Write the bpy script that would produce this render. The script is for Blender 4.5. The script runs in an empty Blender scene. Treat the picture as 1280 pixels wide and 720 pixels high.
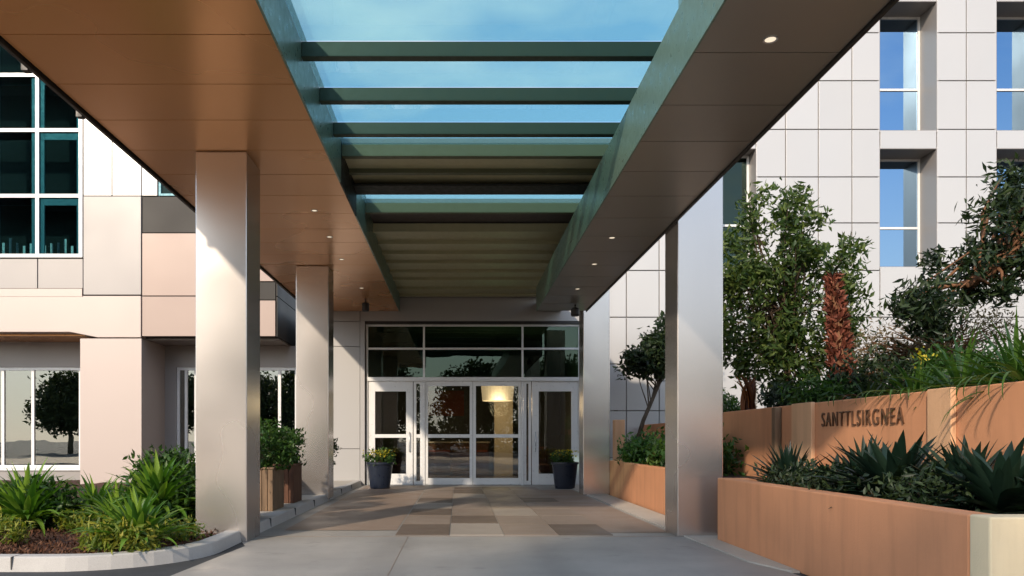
import bpy, math, random
import numpy as np
from mathutils import Vector, Matrix

R = math.radians
rnd = random.Random(7)
nrg = np.random.default_rng(11)
scene = bpy.context.scene
COL = scene.collection

# ------------------------------------------------------------------ view
EYE, F, VX, VY = 1.15, 950.0, 573.0, 550.0
def PX(px, Y): return (px - VX) * Y / F          # photo column at depth Y -> X
def PZ(py, Y): return EYE + (VY - py) * Y / F    # photo row at depth Y -> Z

cam_data = bpy.data.cameras.new('camera')
cam = bpy.data.objects.new('camera', cam_data); COL.objects.link(cam)
cam.location = (0, 0, EYE); cam.rotation_euler = (R(90), 0, 0)
cam_data.sensor_width = 36; cam_data.lens = F / 1280 * 36
cam_data.shift_x = (640 - VX) / 1280; cam_data.shift_y = (VY - 360) / 1280
cam_data.clip_start = 0.05; cam_data.clip_end = 3000
scene.camera = cam

# ------------------------------------------------------------------ light
SUN_AZ, SUN_EL = R(27), R(26)      # light comes from behind the camera, from the left
d = Vector((math.sin(SUN_AZ) * math.cos(SUN_EL), math.cos(SUN_AZ) * math.cos(SUN_EL), -math.sin(SUN_EL)))
sd = bpy.data.lights.new('sun', 'SUN'); sd.energy = 2.1; sd.angle = R(1.6); sd.color = (1.0, 0.84, 0.66)
so = bpy.data.objects.new('sun', sd); COL.objects.link(so)
so.rotation_euler = d.to_track_quat('-Z', 'Y').to_euler(); so.location = (-20, -30, 20)

w = bpy.data.worlds.new('World'); scene.world = w; w.use_nodes = True
nt = w.node_tree; nt.nodes.clear()
def nn(nt, t, **kw):
    n = nt.nodes.new(t)
    for k, v in kw.items(): setattr(n, k, v)
    return n
out = nn(nt, 'ShaderNodeOutputWorld'); bg = nn(nt, 'ShaderNodeBackground'); bg.inputs[1].default_value = 0.15
sky = nn(nt, 'ShaderNodeTexSky', sky_type='NISHITA', sun_disc=False, sun_elevation=SUN_EL, sun_rotation=math.pi + SUN_AZ)
sky.air_density = 1.0; sky.dust_density = 0.6; sky.ozone_density = 1.6
tc = nn(nt, 'ShaderNodeTexCoord'); sep = nn(nt, 'ShaderNodeSeparateXYZ'); nt.links.new(tc.outputs['Generated'], sep.inputs[0])
zz = nn(nt, 'ShaderNodeMath', operation='ADD'); zz.inputs[1].default_value = 0.22; nt.links.new(sep.outputs[2], zz.inputs[0])
zm = nn(nt, 'ShaderNodeMath', operation='MAXIMUM'); zm.inputs[1].default_value = 0.08; nt.links.new(zz.outputs[0], zm.inputs[0])
dv = nn(nt, 'ShaderNodeVectorMath', operation='DIVIDE'); cmb = nn(nt, 'ShaderNodeCombineXYZ')
for i in range(3): nt.links.new(zm.outputs[0], cmb.inputs[i])
nt.links.new(tc.outputs['Generated'], dv.inputs[0]); nt.links.new(cmb.outputs[0], dv.inputs[1])
mp = nn(nt, 'ShaderNodeMapping'); mp.inputs['Location'].default_value = (3.1, 1.75, 0.4); mp.inputs['Scale'].default_value = (1.0, 1.5, 1.0)
nt.links.new(dv.outputs[0], mp.inputs[0])
nz = nn(nt, 'ShaderNodeTexNoise'); nz.inputs['Scale'].default_value = 1.25; nz.inputs['Detail'].default_value = 7; nz.inputs['Roughness'].default_value = 0.52
nt.links.new(mp.outputs[0], nz.inputs['Vector'])
cr = nn(nt, 'ShaderNodeValToRGB'); cr.color_ramp.elements[0].position = 0.47; cr.color_ramp.elements[1].position = 0.70
nt.links.new(nz.outputs[0], cr.inputs[0])
cs = nn(nt, 'ShaderNodeMath', operation='MULTIPLY'); cs.inputs[1].default_value = 0.85; nt.links.new(cr.outputs[0], cs.inputs[0])
tint = nn(nt, 'ShaderNodeMix', data_type='RGBA', blend_type='MULTIPLY'); tint.inputs[0].default_value = 1.0
tint.inputs[7].default_value = (0.95, 1.0, 1.02, 1); nt.links.new(sky.outputs[0], tint.inputs[6])
hz = nn(nt, 'ShaderNodeMapRange', interpolation_type='SMOOTHSTEP'); hz.inputs[1].default_value = 0.0; hz.inputs[2].default_value = 0.42; hz.inputs[3].default_value = 0.9; hz.inputs[4].default_value = 0.0
nt.links.new(sep.outputs[2], hz.inputs[0])
hm = nn(nt, 'ShaderNodeMath', operation='MAXIMUM'); nt.links.new(hz.outputs[0], hm.inputs[0]); nt.links.new(cs.outputs[0], hm.inputs[1]); cs = hm
mx = nn(nt, 'ShaderNodeMix', data_type='RGBA'); mx.inputs[7].default_value = (5.9, 5.5, 5.05, 1)
nt.links.new(cs.outputs[0], mx.inputs[0]); nt.links.new(tint.outputs[2], mx.inputs[6]); nt.links.new(mx.outputs[2], bg.inputs[0])
nt.links.new(bg.outputs[0], out.inputs[0])

scene.view_settings.view_transform = 'Standard'; scene.view_settings.look = 'None'
scene.view_settings.exposure = 0.94; scene.view_settings.gamma = 1.0
scene.cycles.max_bounces = 8; scene.cycles.transparent_max_bounces = 16; scene.cycles.caustics_reflective = False
scene.cycles.sample_clamp_indirect = 6.0
scene.cycles.use_denoising = True

# ------------------------------------------------------------------ materials
M = {}
def base(name, color, rough=0.6, metal=0.0, spec=0.5):
    m = bpy.data.materials.new(name); m.use_nodes = True
    b = m.node_tree.nodes['Principled BSDF']
    b.inputs['Base Color'].default_value = (*color, 1); b.inputs['Roughness'].default_value = rough
    b.inputs['Metallic'].default_value = metal; b.inputs['Specular IOR Level'].default_value = spec
    M[name] = m; return m, m.node_tree, b
def coords(nt, scale=(1, 1, 1), kind='Object'):
    t = nn(nt, 'ShaderNodeTexCoord'); mpp = nn(nt, 'ShaderNodeMapping'); mpp.inputs['Scale'].default_value = scale
    nt.links.new(t.outputs[kind], mpp.inputs[0]); return mpp.outputs[0]
def noise(nt, vec, scale, detail=4, rough=0.55):
    n = nn(nt, 'ShaderNodeTexNoise'); n.inputs['Scale'].default_value = scale; n.inputs['Detail'].default_value = detail
    n.inputs['Roughness'].default_value = rough; nt.links.new(vec, n.inputs['Vector']); return n.outputs[0]
def remap(nt, v, a, b, lo=0.3, hi=0.7):
    n = nn(nt, 'ShaderNodeMapRange'); n.inputs[1].default_value = lo; n.inputs[2].default_value = hi
    n.inputs[3].default_value = a; n.inputs[4].default_value = b; nt.links.new(v, n.inputs[0]); return n.outputs[0]
def mixc(nt, fac, a, b):
    n = nn(nt, 'ShaderNodeMix', data_type='RGBA'); nt.links.new(fac, n.inputs[0])
    for s, c in ((6, a), (7, b)):
        if isinstance(c, tuple): n.inputs[s].default_value = (*c, 1)
        else: nt.links.new(c, n.inputs[s])
    return n.outputs[2]
def bump(nt, b, v, strength, dist=0.01):
    n = nn(nt, 'ShaderNodeBump'); n.inputs['Strength'].default_value = strength; n.inputs['Distance'].default_value = dist
    nt.links.new(v, n.inputs['Height']); nt.links.new(n.outputs[0], b.inputs['Normal'])

def panel_metal(name, color, rough=0.34, metal=0.7, var=0.12, wav=0.25):
    m, nt, b = base(name, color, rough, metal)
    v = coords(nt)
    n1 = noise(nt, v, 0.5, 2)
    dark = tuple(c * (1 - var) for c in color)
    isl = nn(nt, 'ShaderNodeNewGeometry').outputs['Random Per Island']
    c1 = mixc(nt, n1, color, dark)
    c2 = mixc(nt, remap(nt, isl, 0.0, 0.24, 0, 1), c1, tuple(c * 0.72 for c in color))
    nt.links.new(c2, b.inputs['Base Color'])
    n2 = noise(nt, v, 0.55, 2, 0.5)
    nt.links.new(remap(nt, n2, rough - 0.04, rough + 0.06), b.inputs['Roughness'])
    if wav > 0.15: bump(nt, b, noise(nt, coords(nt, (1.1, 1.1, 0.6)), 1.0, 2), wav, 0.02)
    return m
def stucco(name, color, var=0.16, grain=70, rough=0.85):
    m, nt, b = base(name, color, rough, 0, 0.3)
    v = coords(nt)
    blotch = noise(nt, v, 1.1, 6, 0.6); streak = noise(nt, coords(nt, (5, 5, 0.5)), 1.0, 5, 0.6)
    c1 = mixc(nt, remap(nt, blotch, 0, 1), color, tuple(c * (1 - var) for c in color))
    c2 = mixc(nt, remap(nt, streak, 0, 0.5, 0.48, 0.74), c1, tuple(c * 0.60 for c in color))
    nt.links.new(c2, b.inputs['Base Color'])
    bump(nt, b, noise(nt, v, grain, 4, 0.7), 0.35, 0.006)
    return m
def concrete(name, color, var=0.2, rough=0.8, spots=0.25):
    m, nt, b = base(name, color, rough, 0, 0.4)
    v = coords(nt)
    c1 = mixc(nt, remap(nt, noise(nt, v, 0.55, 6, 0.6), 0, 1), color, tuple(c * (1 - var) for c in color))
    c2 = mixc(nt, remap(nt, noise(nt, v, 5.5, 5, 0.7), 0, spots, 0.5, 0.78), c1, tuple(c * 0.55 for c in color))
    c3 = mixc(nt, remap(nt, noise(nt, v, 160, 2, 0.6), 0, 0.35, 0.35, 0.7), c2, tuple(min(1, c * 1.35) for c in color))
    nt.links.new(c3, b.inputs['Base Color'])
    nt.links.new(remap(nt, noise(nt, v, 1.4, 5), rough - 0.16, rough + 0.08), b.inputs['Roughness'])
    bump(nt, b, noise(nt, v, 110, 4, 0.7), 0.3, 0.004)
    return m
def glass(name, tint=(0.5, 0.58, 0.55), refl=0.16, wob=0.06, rough=0.0, gc=(0.95, 0.97, 0.97)):
    m = bpy.data.materials.new(name); m.use_nodes = True; nt = m.node_tree; nt.nodes.clear()
    o = nn(nt, 'ShaderNodeOutputMaterial'); mixs = nn(nt, 'ShaderNodeMixShader')
    tr = nn(nt, 'ShaderNodeBsdfTransparent'); tr.inputs[0].default_value = (*tint, 1)
    gl = nn(nt, 'ShaderNodeBsdfGlossy'); gl.inputs['Roughness'].default_value = rough; gl.inputs[0].default_value = (*gc, 1)
    lw_ = nn(nt, 'ShaderNodeLayerWeight'); lw_.inputs[0].default_value = 0.5
    pw_ = nn(nt, 'ShaderNodeMath', operation='POWER'); pw_.inputs[1].default_value = 4.0; nt.links.new(lw_.outputs['Facing'], pw_.inputs[0])
    fr = nn(nt, 'ShaderNodeMath', operation='MULTIPLY'); fr.inputs[1].default_value = 0.9; nt.links.new(pw_.outputs[0], fr.inputs[0])
    ad = nn(nt, 'ShaderNodeMath', operation='ADD', use_clamp=True); ad.inputs[1].default_value = refl
    bp = nn(nt, 'ShaderNodeBump'); bp.inputs['Strength'].default_value = wob; bp.inputs['Distance'].default_value = 0.05
    nt.links.new(noise(nt, coords(nt), 0.8, 2), bp.inputs['Height']); nt.links.new(bp.outputs[0], gl.inputs['Normal'])
    nt.links.new(fr.outputs[0], ad.inputs[0]); nt.links.new(ad.outputs[0], mixs.inputs[0])
    nt.links.new(tr.outputs[0], mixs.inputs[1]); nt.links.new(gl.outputs[0], mixs.inputs[2]); nt.links.new(mixs.outputs[0], o.inputs[0])
    M[name] = m; return m
def frost(name, color, amount):
    nt = M[name].node_tree; o = [n for n in nt.nodes if n.type == 'OUTPUT_MATERIAL'][0]; src = o.inputs[0].links[0].from_socket
    t = nn(nt, 'ShaderNodeBsdfTranslucent'); t.inputs[0].default_value = (*color, 1); x = nn(nt, 'ShaderNodeMixShader'); x.inputs[0].default_value = amount
    nt.links.new(src, x.inputs[1]); nt.links.new(t.outputs[0], x.inputs[2]); nt.links.new(x.outputs[0], o.inputs[0])
def leafy(name, cols, rough=0.5, trans=0.3, spec=0.4):
    m, nt, b = base(name, cols[0], rough, 0, spec)
    isl = nn(nt, 'ShaderNodeNewGeometry').outputs['Random Per Island']
    r = nn(nt, 'ShaderNodeValToRGB'); e = r.color_ramp.elements
    while len(e) < len(cols): e.new(0.5)
    for i, c in enumerate(cols): e[i].position = i / (len(cols) - 1); e[i].color = (*c, 1)
    nt.links.new(isl, r.inputs[0]); nt.links.new(r.outputs[0], b.inputs['Base Color'])
    tl = nn(nt, 'ShaderNodeBsdfTranslucent'); ms = nn(nt, 'ShaderNodeMixShader'); ms.inputs[0].default_value = trans
    br = nn(nt, 'ShaderNodeMix', data_type='RGBA', blend_type='MULTIPLY'); br.inputs[0].default_value = 1; br.inputs[7].default_value = (1.5, 1.6, 0.6, 1)
    nt.links.new(r.outputs[0], br.inputs[6]); nt.links.new(br.outputs[2], tl.inputs[0])
    o = nt.nodes['Material Output']
    nt.links.new(b.outputs[0], ms.inputs[1]); nt.links.new(tl.outputs[0], ms.inputs[2]); nt.links.new(ms.outputs[0], o.inputs[0])
    return m
def bark(name, a, c, sx=8):
    m, nt, b = base(name, a, 0.9, 0, 0.2)
    n = noise(nt, coords(nt, (sx, sx, 2)), 2.0, 6, 0.7)
    nt.links.new(mixc(nt, remap(nt, n, 0, 1), a, c), b.inputs['Base Color']); bump(nt, b, n, 0.8, 0.02); return m
def plain(name, color, rough=0.5, metal=0.0, var=0.1):
    m, nt, b = base(name, color, rough, metal)
    n = noise(nt, coords(nt), 6, 4)
    nt.links.new(mixc(nt, n, color, tuple(c * (1 - 2 * var) for c in color)), b.inputs['Base Color'])
    nt.links.new(remap(nt, noise(nt, coords(nt), 14, 4), max(0.03, rough - 0.1), rough + 0.1), b.inputs['Roughness']); return m
def glow(name, color, strength):
    m = bpy.data.materials.new(name); m.use_nodes = True; nt = m.node_tree
    b = nt.nodes['Principled BSDF']; b.inputs['Base Color'].default_value = (0.8, 0.75, 0.65, 1)
    b.inputs['Emission Color'].default_value = (*color, 1); b.inputs['Emission Strength'].default_value = strength; M[name] = m; return m
def wood(name, a, c):
    m, nt, b = base(name, a, 0.75, 0, 0.3)
    n = noise(nt, coords(nt, (14, 14, 1.2)), 1.5, 6, 0.65)
    nt.links.new(mixc(nt, remap(nt, n, 0, 1), a, c), b.inputs['Base Color']); bump(nt, b, n, 0.4, 0.01); return m

panel_metal('soffit_bronze', (0.78, 0.40, 0.17), 0.27, 0.55, 0.10, 0.10)
panel_metal('soffit_grey', (0.325, 0.32, 0.285), 0.33, 0.5, 0.10, 0.10)
panel_metal('column_steel', (0.60, 0.56, 0.53), 0.23, 0.84, 0.06, 0.05)
panel_metal('white_cladding', (0.55, 0.54, 0.53), 0.34, 0.20, 0.06, 0.40)
panel_metal('grey_cladding', (0.345, 0.32, 0.305), 0.42, 0.12, 0.06, 0.25)
panel_metal('rose_cladding', (0.39, 0.295, 0.25), 0.45, 0.10, 0.06, 0.25)
panel_metal('blush_cladding', (0.52, 0.435, 0.39), 0.42, 0.10, 0.06, 0.25)
panel_metal('brown_cladding', (0.030, 0.025, 0.019), 0.6, 0.0)
panel_metal('wall_grey', (0.42, 0.41, 0.40), 0.5, 0.15, 0.06, 0.2)
plain('joint_dark', (0.10, 0.095, 0.09), 0.8)
plain('joint_grey', (0.26, 0.25, 0.245), 0.8)
plain('edge_dark', (0.03, 0.028, 0.026), 0.45, 0.3)
plain('beam_green', (0.032, 0.056, 0.038), 0.42, 0.2)
plain('deck_olive', (0.50, 0.50, 0.32), 0.5, 0.2)
plain('olive_board', (0.11, 0.125, 0.07), 0.5, 0.1)
plain('upstand_teal', (0.16, 0.25, 0.20), 0.35, 0.3)
plain('slot_dark', (0.008, 0.010, 0.009), 0.6)
plain('white_frame', (0.82, 0.82, 0.81), 0.35, 0.1, 0.04)
plain('alu_frame', (0.55, 0.56, 0.56), 0.32, 0.5, 0.05)
plain('teal_frame', (0.085, 0.27, 0.33), 0.4, 0.1)
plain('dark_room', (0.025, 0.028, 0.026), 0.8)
plain('lobby_wall', (0.12, 0.105, 0.085), 0.7)
plain('lobby_floor', (0.20, 0.15, 0.11), 0.2)
plain('cream_plaster', (0.62, 0.52, 0.38), 0.7)
plain('navy_glaze', (0.012, 0.018, 0.034), 0.35, 0, 0.02)
plain('black_metal', (0.012, 0.012, 0.013), 0.4)
plain('dark_letter', (0.15, 0.08, 0.045), 0.45, 0.3)
plain('red_fabric', (0.30, 0.07, 0.035), 0.8)
stucco('terracotta_stucco', (0.66, 0.31, 0.16), 0.14)
stucco('terracotta_light', (0.74, 0.44, 0.25), 0.14)
stucco('cream_stucco', (0.76, 0.66, 0.45), 0.14)
def worn_tracks(name):
    nt = M[name].node_tree; b = nt.nodes['Principled BSDF']; src = b.inputs['Base Color'].links[0].from_socket
    t = nn(nt, 'ShaderNodeTexCoord'); sx = nn(nt, 'ShaderNodeSeparateXYZ'); nt.links.new(t.outputs['Object'], sx.inputs[0])
    nz_ = noise(nt, coords(nt, (0.9, 0.25, 1)), 1.3, 4); sh = nn(nt, 'ShaderNodeMath', operation='MULTIPLY_ADD'); sh.inputs[1].default_value = 0.5
    nt.links.new(nz_, sh.inputs[0]); nt.links.new(sx.outputs[0], sh.inputs[2])
    a1 = nn(nt, 'ShaderNodeMath', operation='ABSOLUTE'); sub = nn(nt, 'ShaderNodeMath', operation='SUBTRACT'); sub.inputs[1].default_value = 0.35
    nt.links.new(sh.outputs[0], sub.inputs[0]); nt.links.new(sub.outputs[0], a1.inputs[0])
    s2 = nn(nt, 'ShaderNodeMath', operation='SUBTRACT'); s2.inputs[1].default_value = 0.78; nt.links.new(a1.outputs[0], s2.inputs[0])
    a2 = nn(nt, 'ShaderNodeMath', operation='ABSOLUTE'); nt.links.new(s2.outputs[0], a2.inputs[0])
    tr_ = remap(nt, a2.outputs[0], 0.30, 0.0, 0.05, 0.30)
    spot = remap(nt, noise(nt, coords(nt), 2.3, 6, 0.6), 0.0, 0.45, 0.60, 0.74)
    c = mixc(nt, tr_, src, (0.16, 0.15, 0.14)); c = mixc(nt, spot, c, (0.13, 0.12, 0.11)); nt.links.new(c, b.inputs['Base Color'])
concrete('asphalt', (0.050, 0.053, 0.058), 0.25, 0.85)
concrete('drive_concrete', (0.36, 0.34, 0.31), 0.32, 0.62, 0.4)
worn_tracks('drive_concrete')
concrete('paving_warm', (0.29, 0.215, 0.165), 0.25, 0.6, 0.4)
concrete('tile_dark', (0.15, 0.112, 0.085), 0.25, 0.6)
concrete('tile_mid', (0.275, 0.215, 0.17), 0.25, 0.6)
concrete('tile_pale', (0.34, 0.29, 0.24), 0.22, 0.6)
concrete('kerb_concrete', (0.52, 0.50, 0.47), 0.2, 0.8, 0.35)
concrete('strip_concrete', (0.50, 0.46, 0.40), 0.2, 0.8, 0.35)
concrete('bounce_pale', (0.66, 0.50, 0.34), 0.15, 0.8, 0.2)  # pale warm colour for the added light-bouncing ground sheets
concrete('mulch_soil', (0.075, 0.032, 0.020), 0.5, 0.95, 0.6)
concrete('dark_soil', (0.030, 0.024, 0.018), 0.5, 0.95, 0.6)
leafy('mulch_chip', [(0.045, 0.018, 0.011), (0.10, 0.045, 0.026), (0.16, 0.085, 0.05)], 0.9, 0.0, 0.1)
glass('window_glass', (0.42, 0.50, 0.47), 0.22, 0.05)
glass('curtain_glass', (0.46, 0.62, 0.64), 0.0, 0.04, 0.0, (0.35, 0.55, 0.55))
glass('blue_window_glass', (0.14, 0.17, 0.18), 0.55, 0.03, 0.0, (0.40, 0.62, 0.86))
glass('door_glass', (0.70, 0.72, 0.68), 0.09, 0.05)
glass('transom_glass', (0.20, 0.34, 0.27), 0.06, 0.05, 0.0, (0.6, 0.8, 0.7))
glass('skylight_glass', (0.70, 0.88, 0.87), 0.02, 0.0)
frost('skylight_glass', (0.30, 0.55, 0.62), 0.16)
leafy('leaf_strap', [(0.03, 0.09, 0.014), (0.085, 0.20, 0.022), (0.24, 0.36, 0.045)], 0.42, 0.3)
leafy('leaf_yellowgreen', [(0.06, 0.12, 0.02), (0.17, 0.22, 0.03), (0.38, 0.34, 0.05)], 0.5, 0.35)
leafy('leaf_shrub', [(0.018, 0.055, 0.012), (0.035, 0.09, 0.016), (0.07, 0.14, 0.022)], 0.45, 0.3)
leafy('leaf_tree', [(0.025, 0.055, 0.014), (0.055, 0.095, 0.022), (0.13, 0.17, 0.04)], 0.45, 0.28)
leafy('leaf_dark', [(0.008, 0.020, 0.009), (0.018, 0.038, 0.014), (0.045, 0.070, 0.022)], 0.5, 0.2)
leafy('leaf_agave', [(0.006, 0.018, 0.012), (0.011, 0.028, 0.018), (0.024, 0.048, 0.030)], 0.38, 0.1)
leafy('leaf_twiggy', [(0.10, 0.085, 0.05), (0.17, 0.13, 0.075), (0.26, 0.20, 0.12)], 0.7, 0.25)
leafy('leaf_dead', [(0.05, 0.016, 0.008), (0.10, 0.032, 0.012), (0.30, 0.10, 0.025)], 0.6, 0.35)
leafy('leaf_boot', [(0.06, 0.018, 0.012), (0.17, 0.045, 0.026), (0.29, 0.10, 0.058)], 0.7, 0.1)
leafy('petal_yellow', [(0.45, 0.36, 0.02), (0.65, 0.50, 0.03), (0.40, 0.42, 0.05)], 0.5, 0.3)
leafy('leaf_street', [(0.016, 0.030, 0.010), (0.035, 0.055, 0.016), (0.07, 0.085, 0.022)], 0.55, 0.25)
bark('bark_brown', (0.10, 0.065, 0.042), (0.035, 0.024, 0.017))
bark('bark_warm', (0.26, 0.13, 0.07), (0.11, 0.055, 0.03))
bark('bark_grey', (0.16, 0.13, 0.10), (0.06, 0.05, 0.04))
wood('planter_wood', (0.16, 0.075, 0.045), (0.065, 0.030, 0.019))
wood('planter_tan', (0.25, 0.16, 0.095), (0.12, 0.08, 0.05))
glow('lamp_glow', (1.0, 0.70, 0.40), 0.45)
glow('downlight_glow', (1.0, 0.84, 0.62), 0.45)

# ------------------------------------------------------------------ mesh helpers
def origin_of(o):
    v = Vector((0, 0, 0))
    while o is not None: v += o.location; o = o.parent
    return v
def tag(o, label=None, cat=None, group=None, kind=None):
    for k, v in (('label', label), ('category', cat), ('group', group), ('kind', kind)):
        if v: o[k] = v
    return o
def thing(name, label, cat, loc=(0, 0, 0), group=None):
    o = bpy.data.objects.new(name, None); COL.objects.link(o); o.location = loc; o.empty_display_size = 0.2
    return tag(o, label, cat, group)
def link(name, me, mat, parent=None, loc=None, smooth=False, bevel=0):
    o = bpy.data.objects.new(name, me); COL.objects.link(o)
    for mm in (mat if isinstance(mat, (list, tuple)) else [mat]): me.materials.append(M[mm])
    if parent is not None: o.parent = parent
    if loc is not None: o.location = loc
    if smooth: me.polygons.foreach_set('use_smooth', [True] * len(me.polygons))
    if bevel:
        b = o.modifiers.new('bevel', 'BEVEL'); b.width = bevel; b.segments = 2; b.limit_method = 'ANGLE'; b.angle_limit = R(40)
    return o
class MB:
    def __init__(s): s.v = []; s.f = []; s.m = []
    def add(s, vs, fs, mi=0):
        k = len(s.v); s.v += [tuple(v) for v in vs]; s.f += [tuple(i + k for i in f) for f in fs]; s.m += [mi] * len(fs); return s
    def box(s, x0, x1, y0, y1, z0, z1, mi=0):
        x0, x1 = sorted((x0, x1)); y0, y1 = sorted((y0, y1)); z0, z1 = sorted((z0, z1))
        return s.add([(x0, y0, z0), (x1, y0, z0), (x1, y1, z0), (x0, y1, z0), (x0, y0, z1), (x1, y0, z1), (x1, y1, z1), (x0, y1, z1)],
                     [(3, 2, 1, 0), (4, 5, 6, 7), (0, 1, 5, 4), (1, 2, 6, 5), (2, 3, 7, 6), (3, 0, 4, 7)], mi)
    def prism(s, poly, z0, z1, mi=0):
        n = len(poly); vs = [(x, y, z0) for x, y in poly] + [(x, y, z1) for x, y in poly]
        fs = [tuple(reversed(range(n))), tuple(range(n, 2 * n))] + [(i, (i + 1) % n, n + (i + 1) % n, n + i) for i in range(n)]
        return s.add(vs, fs, mi)
    def sheet(s, poly, z, mi=0): return s.add([(x, y, z) for x, y in poly], [tuple(range(len(poly)))], mi)
    def tube(s, pts, rad, n=8, cap=True):
        pts = [Vector(p) for p in pts]; rad = rad if isinstance(rad, (list, tuple)) else [rad] * len(pts)
        vs = []; ref = Vector((0.3, 0.9, 0.1))
        for i, p in enumerate(pts):
            t = (pts[min(i + 1, len(pts) - 1)] - pts[max(i - 1, 0)]).normalized()
            a = t.cross(ref)
            if a.length < 0.1: a = t.cross(Vector((1, 0, 0)))
            a.normalize(); b = t.cross(a)
            for k in range(n):
                q = 2 * math.pi * k / n; vs.append(p + (a * math.cos(q) + b * math.sin(q)) * rad[i])
        fs = []
        for i in range(len(pts) - 1):
            for k in range(n): fs.append((i * n + k, i * n + (k + 1) % n, (i + 1) * n + (k + 1) % n, (i + 1) * n + k))
        if cap: fs += [tuple(reversed(range(n))), tuple(range((len(pts) - 1) * n, len(pts) * n))]
        return s.add(vs, fs)
    def lathe(s, prof, c=(0, 0, 0), n=28, square=False):
        vs = []
        for r, z in prof:
            for k in range(n):
                q = 2 * math.pi * k / n; vs.append((c[0] + r * math.cos(q), c[1] + r * math.sin(q), c[2] + z))
        fs = [(i * n + k, i * n + (k + 1) % n, (i + 1) * n + (k + 1) % n, (i + 1) * n + k) for i in range(len(prof) - 1) for k in range(n)]
        return s.add(vs, fs)
    def blade(s, base_, az, length, width, el=1.2, droop=1.2, segs=6, fold=0.25, tipk=1.3, twist=0.0):
        p = Vector(base_); e = el; h = Vector((math.cos(az), math.sin(az), 0)); sd_ = Vector((-math.sin(az), math.cos(az), 0))
        vs = []; st = length / segs
        for i in range(segs + 1):
            t = i / segs
            wd = width * (0.55 + 0.9 * t if t < 0.5 else 1.0) * max(0.0, 1 - max(0, (t - 0.35) / 0.65) ** tipk) * 0.5 + 0.0008
            up = h * -math.sin(e) + Vector((0, 0, math.cos(e)))
            sd2 = (sd_ + up * math.sin(twist * t)).normalized()
            vs += [p - sd2 * wd + up * wd * fold, p.copy(), p + sd2 * wd + up * wd * fold]
            p = p + (h * math.cos(e) + Vector((0, 0, math.sin(e)))) * st
            e -= droop / segs * (0.5 + t)
        fs = []
        for i in range(segs):
            a = i * 3; fs += [(a, a + 1, a + 4, a + 3), (a + 1, a + 2, a + 5, a + 4)]
        return s.add(vs, fs)
    def build(s, name, mat, parent=None, loc=None, smooth=False, bevel=0):
        off = origin_of(parent) if parent is not None else Vector(loc or (0, 0, 0))
        me = bpy.data.meshes.new(name)
        me.from_pydata([(x - off.x, y - off.y, z - off.z) for x, y, z in s.v], [], s.f)
        o = link(name, me, mat, parent, loc if parent is None else None, smooth, bevel)
        if any(s.m): me.polygons.foreach_set('material_index', s.m)
        me.update(); return o
def leaf_arrays(C, L, W, up=0.4, outward=None, hang=0.0):
    n = len(C)
    a = nrg.normal(size=(n, 3)); a[:, 2] -= hang
    if outward is not None: a += outward
    a /= np.linalg.norm(a, axis=1)[:, None] + 1e-9
    q = nrg.normal(size=(n, 3)); q[:, 2] += up * 3
    b = np.cross(a, q); b /= np.linalg.norm(b, axis=1)[:, None] + 1e-9
    nrm = np.cross(a, b)
    Ls = (L * nrg.uniform(0.6, 1.25, n))[:, None]; Ws = (W * nrg.uniform(0.7, 1.2, n))[:, None]
    p0 = C - a * Ls / 2; p2 = C + a * Ls / 2; f = nrm * Ws * 0.25
    V = np.stack([p0, C + b * Ws / 2 + f, p2, C - b * Ws / 2 + f], 1).reshape(-1, 3)
    k = np.arange(n)[:, None] * 4
    T = np.concatenate([k + np.array([[0, 1, 2]]), k + np.array([[0, 2, 3]])], 1).reshape(-1, 3)
    return V, T
def leaf_mesh(name, V, T):
    me = bpy.data.meshes.new(name); me.vertices.add(len(V)); me.vertices.foreach_set('co', V.astype(np.float32).ravel())
    me.loops.add(len(T) * 3); me.loops.foreach_set('vertex_index', T.astype(np.int32).ravel())
    me.polygons.add(len(T)); me.polygons.foreach_set('loop_start', np.arange(0, len(T) * 3, 3, dtype=np.int32))
    me.update(calc_edges=True); me.validate(); return me
def clump_points(ells, n_clumps, per, cr, shell=0.55):
    """clump centres inside ellipsoids (cx,cy,cz,rx,ry,rz), leaves scattered round each"""
    vol = np.array([e[3] * e[4] * e[5] for e in ells]); pick = nrg.choice(len(ells), n_clumps, p=vol / vol.sum())
    E = np.array(ells)[pick]
    dd = nrg.normal(size=(n_clumps, 3)); dd /= np.linalg.norm(dd, axis=1)[:, None]
    r = shell + (1 - shell) * nrg.uniform(0, 1, n_clumps) ** 0.6
    cen = E[:, :3] + dd * E[:, 3:] * r[:, None]
    rep = np.repeat(np.arange(n_clumps), per)
    sc = nrg.uniform(0.6, 1.35, n_clumps) * cr
    pts = cen[rep] + np.clip(nrg.normal(size=(len(rep), 3)), -1.7, 1.7) * (sc[rep] * 0.5)[:, None]
    return cen, pts
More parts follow.
